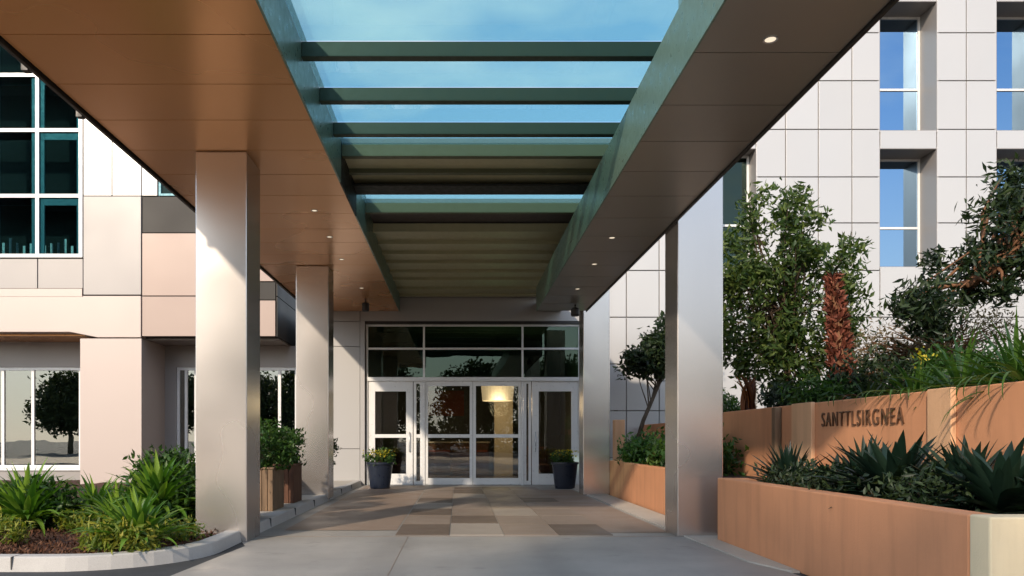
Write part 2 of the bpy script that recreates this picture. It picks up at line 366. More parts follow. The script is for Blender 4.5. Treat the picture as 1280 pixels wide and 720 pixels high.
def tree(name, label, cat, loc, trunk_pts, trunk_r, ells, n_clumps, per, cr, leaf, lmat, bmat, group=None, nbranch=40, up=0.4, hang=0.0, stems=1):
    root = thing(name, label, cat, loc, group)
    L0 = Vector(loc)
    cen, pts = clump_points(ells, n_clumps, per, cr)
    tb = MB(); tp = [Vector(p) for p in trunk_pts]
    tb.tube([L0 + p for p in tp], trunk_r, 9)
    top = tp[-1]
    for i in nrg.choice(n_clumps, min(nbranch, n_clumps), replace=False):
        c = Vector(cen[i]); k = rnd.uniform(0.45, 1.0); j = int(k * (len(tp) - 1)); s = tp[j].lerp(tp[min(j + 1, len(tp) - 1)], k * (len(tp) - 1) - j)
        mid = s.lerp(c, 0.5) + Vector((rnd.gauss(0, .08), rnd.gauss(0, .08), rnd.uniform(-.02, .25) * (c - s).length * .6))
        r0 = trunk_r[-1] * rnd.uniform(0.45, 0.8)
        tb.tube([L0 + s, L0 + s.lerp(mid, .5), L0 + mid, L0 + mid.lerp(c, .6), L0 + c], [r0, r0 * .8, r0 * .6, r0 * .4, r0 * .2], 5, False)
    tb.build('trunk', bmat, root, smooth=True)
    V, T = leaf_arrays(pts, leaf[0], leaf[1], up, hang=hang)
    link('crown', leaf_mesh('crown', V, T), lmat, root)
    return root
def strap_plant(name, label, cat, loc, n, length, width, mat, el=(0.6, 1.45), droop=(0.8, 1.8), group=None, fold=0.3, segs=7, spread=0.06, tip=1.4, stems=1):
    b = MB()
    for s in range(stems):
        sx, sy = (0, 0) if stems == 1 else (rnd.gauss(0, spread * 3), rnd.gauss(0, spread * 3))
        for i in range(n):
            az = 2.399 * i + rnd.uniform(-.3, .3); t = i / n
            e = el[1] + (el[0] - el[1]) * t + rnd.uniform(-.12, .12)
            ln = length * rnd.uniform(.7, 1.12)
            b.blade((loc[0] + sx + math.cos(az) * spread * t, loc[1] + sy + math.sin(az) * spread * t, loc[2]), az, ln, width * rnd.uniform(.75, 1.15), e,
                    rnd.uniform(*droop) * (0.6 + 0.6 * t), segs, fold, tip, rnd.uniform(-.3, .3))
    o = b.build(name, mat, None, loc, smooth=True); return tag(o, label, cat, group)
def shrub(name, label, cat, loc, rx, ry, rz, n, leaf, mat, group=None, cl=26, cr=None, up=0.5, shell=0.45):
    cen, pts = clump_points([(0, 0, rz * 0.95, rx, ry, rz)], cl, max(4, n // cl), cr or 0.45 * min(rx, rz), shell)
    pts[:, 2] = np.maximum(pts[:, 2], 0.01)
    V, T = leaf_arrays(pts, leaf[0], leaf[1], up)
    st = MB()
    root = thing(name, label, cat, loc, group)
    for c in cen[:14]: st.tube([Vector(loc), Vector(loc) + Vector(c) * .5 + Vector((rnd.gauss(0, .03), rnd.gauss(0, .03), 0)), Vector(loc) + Vector(c)], [.012, .008, .004], 5, False)
    st.build('stem', 'bark_brown', root); link('foliage', leaf_mesh('foliage', V, T), mat, root); return root
def struct(name, mb, mat, **kw): return tag(mb.build(name, mat, **kw), kind='structure')

# ------------------------------------------------------------------ the ground
g = MB(); g.sheet([(-400, -400), (400, -400), (400, 400), (-400, 400)], 0.0); struct('ground', g, 'asphalt')
g = MB(); g.sheet([(-2.30, 8.2), (-2.44, 6.2), (-2.9, 4.0), (-2.9, 1.0), (-2.9, -3), (7, -3), (4.2, 2.5), (3.0, 5.2), (2.86, 6.6), (2.66, 9.0), (2.66, 19.25), (-2.46, 19.25), (-2.46, 8.6)], 0.006)
struct('driveway', g, 'drive_concrete')
g = MB(); g.sheet([(-30, -11), (-2.9, -11), (-2.9, 4.6), (-3.4, 5.5), (-30, 5.5)], 0.004); struct('bounce_sheet', g, 'bounce_pale')  # unseen pale sheet added to bounce warm sunlight onto the soffits
g = MB(); g.sheet([(-2.895, -11), (14, -11), (14, 2.2), (3.9, 2.2), (-2.895, 2.2)], 0.010); struct('bounce_sheet_front', g, 'bounce_pale')  # second added bounce sheet, out of view around the camera
j = MB()
for x0, x1, y0, y1 in ((-2.46, 2.7, 9.0, 9.02), (-.6, -.592, 3.0, 9.0), (-3.0, 3.0, 5.4, 5.41)):
    j.box(x0, x1, y0, y1, 0.0065, 0.0085)
struct('driveway_joints', j, 'tile_mid')
g = MB(); g.sheet([(-2.2, 9.6), (-0.78, 9.6), (-0.78, 18.9), (-2.3, 18.9)], 0.0105); g.sheet([(1.42, 9.35), (2.6, 9.35), (2.6, 17.4), (1.42, 17.4)], 0.0105)
struct('paving_warm', g, 'paving_warm')
t = MB(); pr = random.Random(23)
xs = [-0.76 + 0.655 * i for i in range(5)]; pat = 'D.PM WMPM PDMW DMPM MWDP DPMM MMWD PMMD DDDM'.split()
for r in range(8):
    y0 = 9.1 + r * 1.17; row = ['DPMD', 'MDMM', 'DMPM', 'PMMM', 'DMMD', 'MPMM', 'MDMM', 'MDDM'][r]
    for c in range(4):
        sh = pr.uniform(-.25, .25) * (r > 0)
        a, b_ = xs[c] + .006 + (sh * .2), xs[c + 1] - .006 + (sh * .2)
        if c == 0: a = xs[0]
        mi = {'D': 0, 'M': 1, 'P': 2, 'W': 2}[row[c]]
        yy0 = y0 + .006 + (pr.uniform(0, .25) if mi == 0 and r else 0)
        if c < 3: b_ = min(b_, xs[c + 1] + .1)
        t.box(xs[c] + .006, xs[c + 1] - .006, yy0, y0 + 1.16, 0.0068, 0.0145, mi)
struct('paving_tiles', t, ['tile_dark', 'tile_mid', 'tile_pale'])

def arc(cx, cy, r, a0, a1, n=10): return [(cx + r * math.cos(R(a0 + (a1 - a0) * i / n)), cy + r * math.sin(R(a0 + (a1 - a0) * i / n))) for i in range(n + 1)]
KO = [(-26, 6.62)] + arc(-3.62, 7.80, 1.18, -90, 0) + [(-2.44, 19.2)]
KI = [(-26, 6.80)] + arc(-3.62, 7.80, 1.00, -90, 0) + [(-2.62, 19.2)]
def sweep_between(A, B, zs, name, mat):
    m = MB(); prof = lambda a, b: [(a[0], a[1], 0.0), (a[0] + (b[0] - a[0]) * .10, a[1] + (b[1] - a[1]) * .10, zs - .012), (a[0] + (b[0] - a[0]) * .18, a[1] + (b[1] - a[1]) * .18, zs), (b[0], b[1], zs), (b[0], b[1], 0.0)]
    vs = []; fs = []
    for a, b in zip(A, B): vs += prof(a, b)
    for i in range(len(A) - 1):
        for k in range(4): fs.append((i * 5 + k, i * 5 + k + 1, (i + 1) * 5 + k + 1, (i + 1) * 5 + k))
    m.add(vs, fs); return m
struct('kerb', sweep_between(KO, KI, 0.13, 'kerb', 'kerb_concrete'), 'kerb_concrete')
kj = MB()
for x in (-3.9, -5.4, -6.9, -8.4, -9.9): kj.box(x, x + .008, 6.617, 6.80, .02, .1315)
for y in (9.9, 11.4, 12.9, 14.4, 15.9, 17.4): kj.box(-2.62, -2.437, y, y + .008, .02, .1315)
struct('kerb_joints', kj, 'joint_dark')
# bed of mulch on the left
s = MB(); nx, ny = 90, 56; xs_ = [-13 + (13 - 2.63) * i / nx for i in range(nx + 1)]; ys_ = [6.78 + (19.6 - 6.78) * i / ny for i in range(ny + 1)]
def inbed(x, y):
    if x > -3.62 and y < 7.8: return (x + 3.62) ** 2 + (y - 7.8) ** 2 < 1.02 ** 2
    return not (x > -3.55 and y > 9.2)
idx = {}
for iy, y in enumerate(ys_):
    for ix, x in enumerate(xs_):
        hz = 0.095 + 0.03 * math.sin(x * 3.1 + y) * math.sin(y * 2.3) + rnd.uniform(-.012, .012); hz = min(hz, .122) if (y < 7.0) else hz
        idx[ix, iy] = len(s.v); s.v.append((x, y, hz))
for iy in range(ny):
    for ix in range(nx):
        cx, cy = (xs_[ix] + xs_[ix + 1]) / 2, (ys_[iy] + ys_[iy + 1]) / 2
        if inbed(cx, cy): s.f.append((idx[ix, iy], idx[ix + 1, iy], idx[ix + 1, iy + 1], idx[ix, iy + 1])); s.m.append(0)
struct('soil', s, 'mulch_soil', smooth=True)
cp = []
while len(cp) < 9000:
    x, y = -9 + 6.4 * rnd.random(), 6.82 + 4.5 * rnd.random() ** 1.6
    if inbed(x, y): cp.append((x, y, .115 + rnd.uniform(0, .03)))
V, T = leaf_arrays(np.array(cp), 0.07, 0.022, 1.2)
tag(link('mulch_chips', leaf_mesh('mulch_chips', V, T), 'mulch_chip'), 'reddish brown bark mulch chips strewn over the planting bed', 'mulch', None, 'stuff')
p = MB(); p.prism([(-3.55, 9.2), (-2.622, 9.2), (-2.622, 19.2), (-3.55, 19.2)], 0.004, 0.127); struct('path', p, 'strip_concrete')
p = MB(); p.prism([(2.665, 9.0), (2.71, 7.1), (2.88, 6.55), (2.945, 6.55), (2.945, 8.7), (3.1, 8.72), (3.1, 19.2), (2.665, 19.2)], 0.002, 0.022); struct('pavement', p, 'strip_concrete')

# ------------------------------------------------------------------ canopy
can = thing('entrance_canopy', 'long metal entrance canopy with bronze soffits and a glazed middle over the driveway', 'canopy', (0, 4, 0))
ZL, ZR = 4.40, 3.75
YF, YB = 5.0, 19.18
sl = MB(); yj = [YF, 5.25, 6.09, 6.94, 7.72, 8.52, 9.3, 10.1, 10.9, 11.7, 12.5, 13.3, 14.1, 14.9, 15.7, 16.5, 17.3, 18.1, YB]
for a, b in zip(yj, yj[1:]): sl.box(-3.68, -1.50, a + .006, b - .006, ZL, ZL + .02)
sl.build('soffit', 'soffit_bronze', can)
sb = MB(); sb.box(-3.70, -1.50, YF + .02, YB, ZL + .022, 4.98); sb.build('roof_slab', 'joint_dark', can)
fa = MB(); fa.box(-3.74, -3.705, YF, YB, ZL - .03, 5.0); fa.box(-3.70, -1.5, YF - .02, YF + .015, ZL - .01, 5.0); fa.build('fascia', 'edge_dark', can, bevel=.004)
for y in (5.55, 6.6, 7.55):
    c = MB(); c.box(-3.80, -3.742, y, y + .07, ZL - .035, ZL + .05); c.build('bracket', 'edge_dark', can)
up = MB(); up.box(-1.495, -1.475, YF, 9.55, ZL - .012, 5.03); up.box(-1.495, -1.475, 11.0, YB, ZL - .012, 5.03, 0); up.build('upstand', 'upstand_teal', can)
up = MB(); up.box(-1.495, -1.475, 9.56, 10.99, ZL - .012, 5.03); up.build('upstand', 'slot_dark', can)
# right hand box beam
RY = 15.28; YFR = 3.7
sr = MB()
yr = [YFR, 4.25, 5.1, 5.9, 6.62, 7.36, 8.1, 8.9, 9.7, 10.5, 11.3, 12.1, 12.9, 13.7, 14.5, RY]
for a, b in zip(yr, yr[1:]): sr.box(1.585, 2.555, a + .006, b - .006, ZR, ZR + .02)
sr.build('soffit', 'soffit_grey', can)
sb = MB(); sb.box(1.60, 2.555, YFR + .02, RY - .02, ZR + .022, 4.20); sb.box(2.15, 2.555, YFR + .02, RY - .02, 4.202, 4.92); sb.box(1.97, 2.6, RY, YB, 4.42, 4.62)
sb.build('roof_slab', 'joint_dark', can)
fa = MB(); fa.box(2.56, 2.585, YFR, RY, ZR - .025, 4.93); fa.build('fascia', 'edge_dark', can, bevel=.004)
fr = MB(); fr.box(1.565, 1.58, YFR, RY, ZR - .012, 4.22); fr.build('upstand', 'upstand_teal', can)
fr = MB(); fr.box(1.6, 2.555, RY - .018, RY, ZR, 4.2); fr.build('end_panel', 'soffit_grey', can)
sr = MB(); sr.box(1.97, 2.6, RY + .02, YB, 4.40, 4.418); sr.build('soffit', 'soffit_grey', can)
# rafters, glass, deck
ry = [6.06, 7.12, 8.05, 8.93, 9.62, 10.22, 10.86, 12.00, 13.10, 13.92, 14.68, 15.45, 16.3, 17.05, 18.1, 18.95]
for i, y in enumerate(ry):
    b = MB(); wd = .075
    tall = y in (9.62, 10.22, 12.00)
    b.box(-1.473, 2.14, y, y + wd, 4.75, 4.90 if tall else 4.885); b.box(-1.473, 2.14, y - .012, y + wd + .012, 4.738, 4.749)
    b.build('rafter', 'olive_board' if tall else 'beam_green' if i < 8 else 'deck_olive', can, bevel=.004)
b = MB(); b.box(-1.473, 2.14, 10.86 - .25, 11.0, 4.70, 4.727); b.build('rafter', 'slot_dark', can)  # near-black board paints the shade of a deep gap between rafters
ys = ry[:5]
for a, b_ in zip(ys, ys[1:]):
    q = MB(); q.box(-1.473, 2.14, a + .08, b_ - .004, 4.887, 4.90); q.build('glass_pane', 'skylight_glass', can)
q = MB(); q.box(-1.473, 2.14, 10.99, 11.99, 4.887, 4.90); q.build('glass_pane', 'skylight_glass', can)
for a, b in list(zip(ry[4:7], ry[5:7] + [10.86])) + list(zip(ry[8:], ry[9:] + [YB])):
    if b - a > .2:
        dk = MB(); dk.box(-1.473, 2.14, a + .08, b - .004, 4.80, 4.84); dk.build('deck_board', 'deck_olive', can)
rf = MB(); rf.box(-1.473, 2.14, ry[4], 10.98, 4.91, 4.97); rf.box(-1.473, 2.14, 12.03, YB, 4.91, 4.97); rf.build('roof_slab', 'joint_dark', can)
# columns
def column(x0, x1, y0, y1, z0, z1):
    c = MB(); c.box(x0, x1, y0, y1, z0, z1); o = c.build('column', 'column_steel', can, bevel=.012)
    s_ = MB(); s_.box(x0 + .02, x1 - .02, y0 + .02, y1 - .02, z0 - .0, z0 + .012)
    return o
column(-2.96, -2.38, 8.55, 9.13, 0.0, 4.398)
column(-3.03, -2.42, 14.16, 14.74, 0.05, 4.398)
column(2.587, 3.13, 8.98, 9.52, 0.0, 4.7)
column(2.587, 3.14, 15.75, 16.3, 0.0, 4.395)
def downlight(x, y, z):
    m = MB(); m.lathe([(.036, -.004), (.048, -.006), (.048, .0)], (x, y, z), 20); o = m.build('downlight', 'alu_frame', can)
    l = MB(); l.lathe([(.0, -.003), (.035, -.003)], (x, y, z), 20); l.build('lens', 'downlight_glow', o)
for px, py in ((393, 263), (412, 296), (427, 324), (452, 360)):
    Y = F * (ZL - EYE) / (VY - py); downlight(PX(px, Y), Y, ZL)
for px, py in ((963, 49), (765, 297), (743, 330), (722, 361)):
    Y = F * (ZR - EYE) / (VY - py); downlight(PX(px, Y), Y, ZR)
for px, py, z, lab in ((457, 372, ZL, 'black cylindrical spotlight hanging from the bronze soffit left of the doors'), (719, 372, ZR, 'black cylindrical spotlight hanging from the grey soffit right of the doors')):
    Y = 17.6 if z == ZL else 14.6
    X = PX(px, Y); zc = PZ(py, Y)
    r = thing('hanging_spotlight', lab, 'spotlight', (X, Y, z), 'black spotlights hanging under the canopy')
    hh = .27 if z == ZL else .22
    m = MB(); m.lathe([(.0, -hh), (.07, -hh), (.085, -hh + .03), (.085, -.09), (.05, -.06), (.0, -.06)], (X, Y, z + .0), 20); m.build('housing', 'black_metal', r, smooth=False)
    m = MB(); m.tube([(X, Y, z), (X, Y, z - .07)], .018, 10); m.build('stem', 'black_metal', r)

# ------------------------------------------------------------------ lobby building (entrance wall, doors, room behind)
YW = 19.2
lob = thing('lobby_building', 'grey panelled entrance wall with white framed glazed doors under the canopy', 'building', (0, YW, 0))
X0, X1, ZT = PX(457, YW), PX(727, YW), PZ(404, YW)
wl = MB()
yz = [0.0, PZ(561, YW), PZ(433, YW), ZT + .05, 4.75, 6.2]
xsw = [-3.55, PX(413, YW) , X0 - .14]
for a, b in zip(yz, yz[1:]):
    for c, e in zip(xsw, xsw[1:]): wl.box(c + .006, e - .006, YW, YW + .05, a + .006, b - .006)
wl.box(X0 - .134, X0 - .02, YW - .03, YW + .1, 0.0, ZT + .05)
wl.box(X0 - .134, 3.6, YW, YW + .05, ZT + .056, 4.75); wl.box(X0 - .134, 3.6, YW, YW + .05, 4.76, 6.2)
wl.box(X1 + .05, 3.6, YW, YW + .05, 0.0, ZT + .05)
wl.build('wall', 'wall_grey', lob, bevel=.004)
bk = MB(); bk.box(-3.6, X0 - .05, YW + .06, YW + .3, 0, 6.2); bk.box(X0 - .04, 3.6, YW + .12, YW + .3, ZT + .02, 6.2); bk.box(X1 + .02, 3.6, YW + .1, YW + .3, 0, ZT); bk.build('wall_core', 'joint_dark', lob)
fr = MB(); YG = YW + .12
zA, zB, zC = PZ(407, YG), PZ(436, YG), PZ(473, YG)
vx = [PX(459, YG), PX(530, YG), PX(653, YG), PX(724, YG)]
ft = .05
for z in (zA, zB): fr.box(vx[0], vx[-1], YG - .03, YG + .05, z - ft / 2, z + ft / 2)
fr.box(vx[0], vx[-1], YG - .04, YG + .06, zC - .07, zC + .03)
for x in vx: fr.box(x - ft / 2, x + ft / 2, YG - .032, YG + .052, 0.0, zA + ft / 2)
fr.build('door_frame', 'white_frame', lob, bevel=.004)
hd = MB(); hd.box(X0 - .02, X1 + .05, YW + .02, YW + .2, zA + .03, ZT + .05); hd.build('lintel', 'edge_dark', lob)
for a, b in zip(vx, vx[1:]):
    for c, e in ((zC + .031, zB - ft / 2), (zB + ft / 2, zA - ft / 2)):
        q = MB(); q.box(a + ft / 2, b - ft / 2, YG + .005, YG + .02, c, e); q.build('transom_pane', 'transom_glass', lob)
def glazed_leaf(name, a, b, y, z0, z1, st=.10, bot=.20, mid=None, top=.12, handle=None):
    m = MB(); m.box(a, a + st, y, y + .045, z0, z1); m.box(b - st, b, y, y + .045, z0, z1)
    m.box(a + st, b - st, y + .001, y + .044, z0, z0 + bot); m.box(a + st, b - st, y + .001, y + .044, z1 - top, z1)
    if mid: m.box(a + st, b - st, y + .002, y + .043, mid - .045, mid + .045)
    o = m.build(name, 'white_frame', lob, bevel=.004)
    q = MB(); q.box(a + st, b - st, y + .018, y + .028, z0 + bot, z1 - top); q.build('pane', 'door_glass', o)
    if handle is not None:
        h = MB(); h.tube([(handle, y - .0, .85), (handle, y - .06, .87), (handle, y - .06, 1.33), (handle, y - .0, 1.35)], .013, 8); h.build('handle', 'alu_frame', o, smooth=True)
    return o
zt = zC - .071; zm = PZ(545, YG)
glazed_leaf('door', vx[0] + .03, PX(516, YG), YG, .012, zt, .17, .28, zm, .26, PX(516, YG) - .085)
glazed_leaf('door', PX(665, YG), vx[3] - .03, YG, .012, zt, .17, .28, None, .26, PX(665, YG) + .085)
glazed_leaf('sidelight', PX(517, YG), vx[1] - .03, YG, .012, zt, .07, .10, zm, .06)
glazed_leaf('sidelight', vx[2] + .03, PX(664, YG), YG, .012, zt, .07, .10, None, .06)
xm = PX(591, YG)
glazed_leaf('sliding_door', vx[1] + .027, xm - .004, YG + .0, .012, zt, .075, .17, zm, .12)
glazed_leaf('sliding_door', xm + .004, vx[2] - .027, YG + .0, .012, zt, .075, .17, zm, .12)
sg = MB(); sg.box(xm - .16, xm + .16, YG - .035, YG - .031, zC - .055, zC - .01); sg.build('sensor', 'black_metal', lob)
# the room
rm = MB(); rm.sheet([(-4.0, YW + .25), (4.0, YW + .25), (4.0, 27), (-4.0, 27)], .012); rm.build('lobby_floor', 'lobby_floor', lob)
rm = MB(); rm.box(-4.1, -4.0, YW + .32, 27, 0, 4.3); rm.box(4.0, 4.1, YW + .32, 27, 0, 4.3); rm.box(-4.1, 4.1, 27, 27.1, 0, 4.3); rm.box(-4.1, 4.1, YW + .32, 27.1, 4.3, 4.4)
rm.build('lobby_wall', 'lobby_wall', lob)
pl = MB(); pl.box(PX(618, 24), PX(641, 24), 24, 24.5, .02, 2.62); pl.build('interior_pillar', 'cream_plaster', lob)
dsk = thing('reception_desk', 'long dark reception desk with a pale top behind the sliding doors', 'desk', (-.2, 25.2, .012))
m = MB(); m.box(-1.9, 1.0, 25, 25.7, .015, 1.05); m.build('front_panel', 'planter_wood', dsk); m = MB(); m.box(-1.95, 1.05, 24.95, 25.75, 1.052, 1.10); m.build('desk_top', 'cream_plaster', dsk)
m = MB(); m.box(-1.85, .95, 24.985, 24.998, .75, .82); m.build('band', 'red_fabric', dsk)
refl_panel = MB(); refl_panel.box(-1.3, .2, 26.95, 26.99, 2.0, 2.9); tag(refl_panel.build('reflection_panel', 'red_fabric'), 'dark red panel standing in for a reddish reflection in the door glass', 'wall panel')  # red board put in for a reddish reflection on the glass
lp = thing('pendant_lamp', 'warm lit drum pendant lamp hanging in the lobby behind the right sliding door', 'lamp', (PX(622, 23), 23, 4.28))
lx = PX(622, 23); lz = PZ(492, 23)
m = MB(); m.lathe([(.46, -.22), (.5, .22)], (lx, 23, lz), 28); m.lathe([(0, .0), (.46, .0)], (lx, 23, lz - .16), 28); m.build('lamp_shade', 'lamp_glow', lp)
m = MB(); m.tube([(lx, 23, lz + .2), (lx, 23, 4.29)], .01, 6); m.build('cord', 'black_metal', lp)
pld = bpy.data.lights.new('lobby_lamp', 'POINT'); pld.energy = 45; pld.color = (1, .74, .46); pld.shadow_soft_size = .3
plo = bpy.data.objects.new('lobby_lamp', pld); COL.objects.link(plo); plo.location = (lx, 22.4, lz - .4)
for i, (cx, cy) in enumerate(((-1.5, 22), (.1, 22.6), (2.3, 22.2))):
    ch = thing('lounge_chair', ['dark lounge chair behind the left glazed door', 'dark lounge chair behind the middle of the sliding doors', 'dark lounge chair behind the right glazed door'][i], 'chair', (cx, cy, .012), 'lounge chairs in the lobby')
    m = MB(); m.box(cx - .35, cx + .35, cy - .35, cy + .3, .22, .45); m.build('seat', 'planter_wood', ch, bevel=.05)
    m = MB(); m.box(cx - .35, cx + .35, cy + .305, cy + .45, .22, .95); m.build('backrest', 'planter_wood', ch, bevel=.05)
    for sx in (-.3, .3):
        for sy in (-.3, .38): m = MB(); m.tube([(cx + sx, cy + sy, .012), (cx + sx, cy + sy, .22)], .02, 6); m.build('leg', 'black_metal', ch)

# ------------------------------------------------------------------ left office building
YL = 18.3
lb = thing('office_building', 'blush and grey clad office wing with a tall green glass curtain wall', 'building', (-9, YL, 0))
core = MB(); core.box(-26, -6.22, YL + .95, 24, 3.75, 15); core.box(-6.21, -4.45, YL + .95, 24, 3.75, 8.0); core.box(-26, PX(-1, YL), YL + .1, YL + .94, 14, 15); core.box(PX(104, YL) + .02, -6.22, YL + .05, YL + .949, 3.66, 15); core.box(-6.21, -4.45, YL + .05, YL + .949, 3.66, 8.0)
core.box(-26, -3.6, 20.6, 24, 0, 3.74)
core.build('core', 'joint_dark', lb)
def panels(rects, name, mat, y0=YL, th=.045, gap=.012, parent=None):
    m = MB()
    for x0, x1, z0, z1 in rects: m.box(x0 + gap, x1 - gap, y0, y0 + th, z0 + gap, z1 - gap)
    return m.build(name, mat, parent or lb, bevel=.004)
zz_ = lambda py: PZ(py, YL); xx_ = lambda px: PX(px, YL)
x5 = -4.4; z7 = zz_(245)
panels([(xx_(104), xx_(140), z7, 9.6), (xx_(140), xx_(177), z7, 9.6), (xx_(177), xx_(197), z7, 9.6), (xx_(104), xx_(140), 9.6, 12.2), (xx_(140), xx_(177), 9.6, 12.2), (xx_(177), xx_(197), 9.6, 12.2),
        (xx_(232), -6.22, z7, 9.6), (-6.22, x5, z7, 8.05), (xx_(232), -6.22, 9.6, 12.2), (xx_(104), -6.22, 12.2, 15), (xx_(197), xx_(232), 10.4, 12.2)], 'upper_cladding', 'white_cladding')
panels([(xx_(104), xx_(177), zz_(369), z7)], 'cladding', 'grey_cladding', YL - .012)
panels([(xx_(177), xx_(300), zz_(291), z7)], 'dark_panel', 'brown_cladding', YL + .02)
panels([(xx_(177), xx_(300), zz_(370), zz_(291)), (xx_(177), xx_(300), 3.64, zz_(370)), (xx_(300), x5, zz_(352), z7), (xx_(300), x5, 3.64, zz_(375))], 'cladding', 'rose_cladding', YL + .004)
panels([(xx_(300), x5, zz_(375), zz_(352))], 'dark_panel', 'brown_cladding', YL + .02)
rt = MB()
for a, b in ((3.64, zz_(370)), (zz_(370), zz_(291)), (zz_(291), z7), (z7, 8.05)): rt.box(x5 + .0, x5 + .03, YL + .05, 24, a + .01, b - .01)
rt.build('side_cladding', 'brown_cladding', lb)
un = MB(); un.box(xx_(101), x5, YL + .31, 20.6, 3.60, 3.638); un.build('soffit', 'grey_cladding', lb)
# window slot in the white cladding
def window(a, b, z0, z1, y, depth=.10, fm='white_frame', gm='window_glass', vs=(), hs=(), ft=.055, room=True, parent=None, inner=None):
    m = MB(); m.box(a, a + ft, y, y + depth, z0, z1); m.box(b - ft, b, y, y + depth, z0, z1)
    m.box(a + ft, b - ft, y + .001, y + depth - .001, z0, z0 + ft); m.box(a + ft, b - ft, y + .001, y + depth - .001, z1 - ft, z1)
    for x in vs: m.box(x - ft / 2, x + ft / 2, y + .002, y + depth - .002, z0 + ft, z1 - ft)
    for z in hs: m.box(a + ft, b - ft, y + .003, y + depth - .003, z - ft / 2, z + ft / 2)
    o = m.build('window', fm, parent or lb, bevel=.003)
    if inner:
        n = MB(); cx = [a] + list(vs) + [b]; cz = [z0] + list(hs) + [z1]; k = ft / 2; u = .11
        for c, e in zip(cx, cx[1:]):
            for zc, ze in zip(cz, cz[1:]):
                n.box(c + k, c + k + u, y + .05, y + .09, zc + k, ze - k); n.box(e - k - u, e - k, y + .05, y + .09, zc + k, ze - k); n.box(c + k + u, e - k - u, y + .051, y + .089, ze - k - u * 1.6, ze - k)
        n.build('sash', inner, o)
    q = MB(); q.box(a + ft, b - ft, y + .035, y + .047, z0 + ft, z1 - ft); q.build('pane', gm, o)
    return o
window(xx_(197) + .02, xx_(232) - .02, z7 + .01, 10.38, YL + .01, gm='curtain_glass', fm='teal_frame')
# curtain wall
cw0, cw1 = xx_(-130), xx_(103.5)
window(cw0, cw1, zz_(322), 14.0, YL - .03, .14, 'white_frame', 'curtain_glass', vs=[xx_(47) - (xx_(47) - xx_(-9.5)) * i for i in range(0, 3)], hs=[zz_(245), zz_(163), zz_(94), zz_(20)], ft=.085, inner='teal_frame')
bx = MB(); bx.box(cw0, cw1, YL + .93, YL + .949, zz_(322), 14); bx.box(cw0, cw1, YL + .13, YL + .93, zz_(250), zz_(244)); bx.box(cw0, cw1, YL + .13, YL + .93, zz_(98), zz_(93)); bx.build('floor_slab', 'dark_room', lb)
bl = MB()
for i in range(26): x = cw1 - .2 - i * .17; bl.box(x, x + .06, YL + .5, YL + .52, zz_(316), zz_(296) + rnd.uniform(-.1, .1))
bl.build('balustrade', 'alu_frame', lb)
panels([(xx_(47) - 3.3, xx_(-9), zz_(361), zz_(323)), (xx_(-9), xx_(47), zz_(361), zz_(323)), (xx_(47), xx_(104), zz_(361), zz_(323))], 'spandrel', 'grey_cladding', YL)
cp_ = MB(); cp_.box(-26, xx_(104) - .02, YL - .02, YL + .05, 4.602, zz_(361)); cp_.build('ledge', 'blush_cladding', lb)
# overhanging band
YO = 17.35; bz0, bz1 = PZ(415, YO), 4.49
xb = xx_(122)
bn = MB(); poly = [(-26, 3.75), (xx_(88), 3.75), (xb, 3.62), (xx_(177) - .012, 3.62), (xx_(177) - .012, zz_(370)), (xx_(104), zz_(370)), (xx_(104), 4.60), (-26, 4.60)]
n_ = len(poly); bn.add([(x, YL - .016, z) for x, z in poly] + [(x, YL + .30, z) for x, z in poly], [tuple(range(n_)), tuple(reversed(range(n_, 2 * n_)))] + [(i, n_ + i, n_ + (i + 1) % n_, (i + 1) % n_) for i in range(n_)])
bn.build('overhang', 'blush_cladding', lb, bevel=.008)
un2 = MB(); un2.box(-26, xx_(99), YL + .31, 20.6, 3.70, 3.74); un2.build('soffit', 'soffit_bronze', lb)
# ground storey
YG2 = 19.75
pr_ = MB(); pr_.box(xx_(100), xx_(177), YL, YG2 + .1, .0, 3.595); pr_.build('pier', 'blush_cladding', lb, bevel=.01)
def gz(py): return PZ(py, YG2)
gw = lambda px: PX(px, YG2)
pw = xx_(177)
wb = MB()
wins = [(-13.2, gw(101.5)), (pw + .30, gw(246)), (gw(246) + .02, gw(310)), (gw(312), gw(372))]
hz0, hz1 = .42, gz(459)
wb.box(-26, xx_(99), YG2, YG2 + .2, hz1, 3.698); wb.box(xx_(99), -3.5, YG2, YG2 + .2, hz1, 3.595); wb.box(-26, -3.5, YG2, YG2 + .2, 0, hz0)
px_ = -26
for a, b in wins: wb.box(px_, a, YG2, YG2 + .2, hz0, hz1); px_ = b
wb.box(px_, -3.5, YG2, YG2 + .2, hz0, hz1)
wb.build('wall', 'grey_cladding', lb)
window(wins[0][0] + .002, wins[0][1] - .002, hz0 + .002, hz1 - .002, YG2 + .03, .12, vs=[gw(2.5), gw(40), gw(-40)], ft=.075)
window(wins[1][0] + .002, wins[1][1] - .002, hz0 + .002, hz1 - .002, YG2 + .03, .12, vs=[gw(232)], ft=.075)
window(wins[2][0] + .002, wins[2][1] - .002, hz0 + .002, hz1 - .002, YG2 + .03, .12, ft=.075)
window(wins[3][0] + .002, wins[3][1] - .002, hz0 + .002, hz1 - .002, YG2 + .03, .12, vs=[gw(349)], ft=.075)
for a, b in wins[:1] + [(wins[1][0], wins[3][1])]:
    si = MB(); si.box(a - .03, b + .03, YG2 - .05, YG2 + .029, hz0 - .06, hz0 - .002); si.build('sill', 'white_frame', lb)
rm = MB(); rm.box(-26, -3.5, 20.55, 20.59, 0, 3.59); rm.box(-26, -3.5, YG2 + .2, 20.55, .2, .25); rm.build('room', 'dark_room', lb)
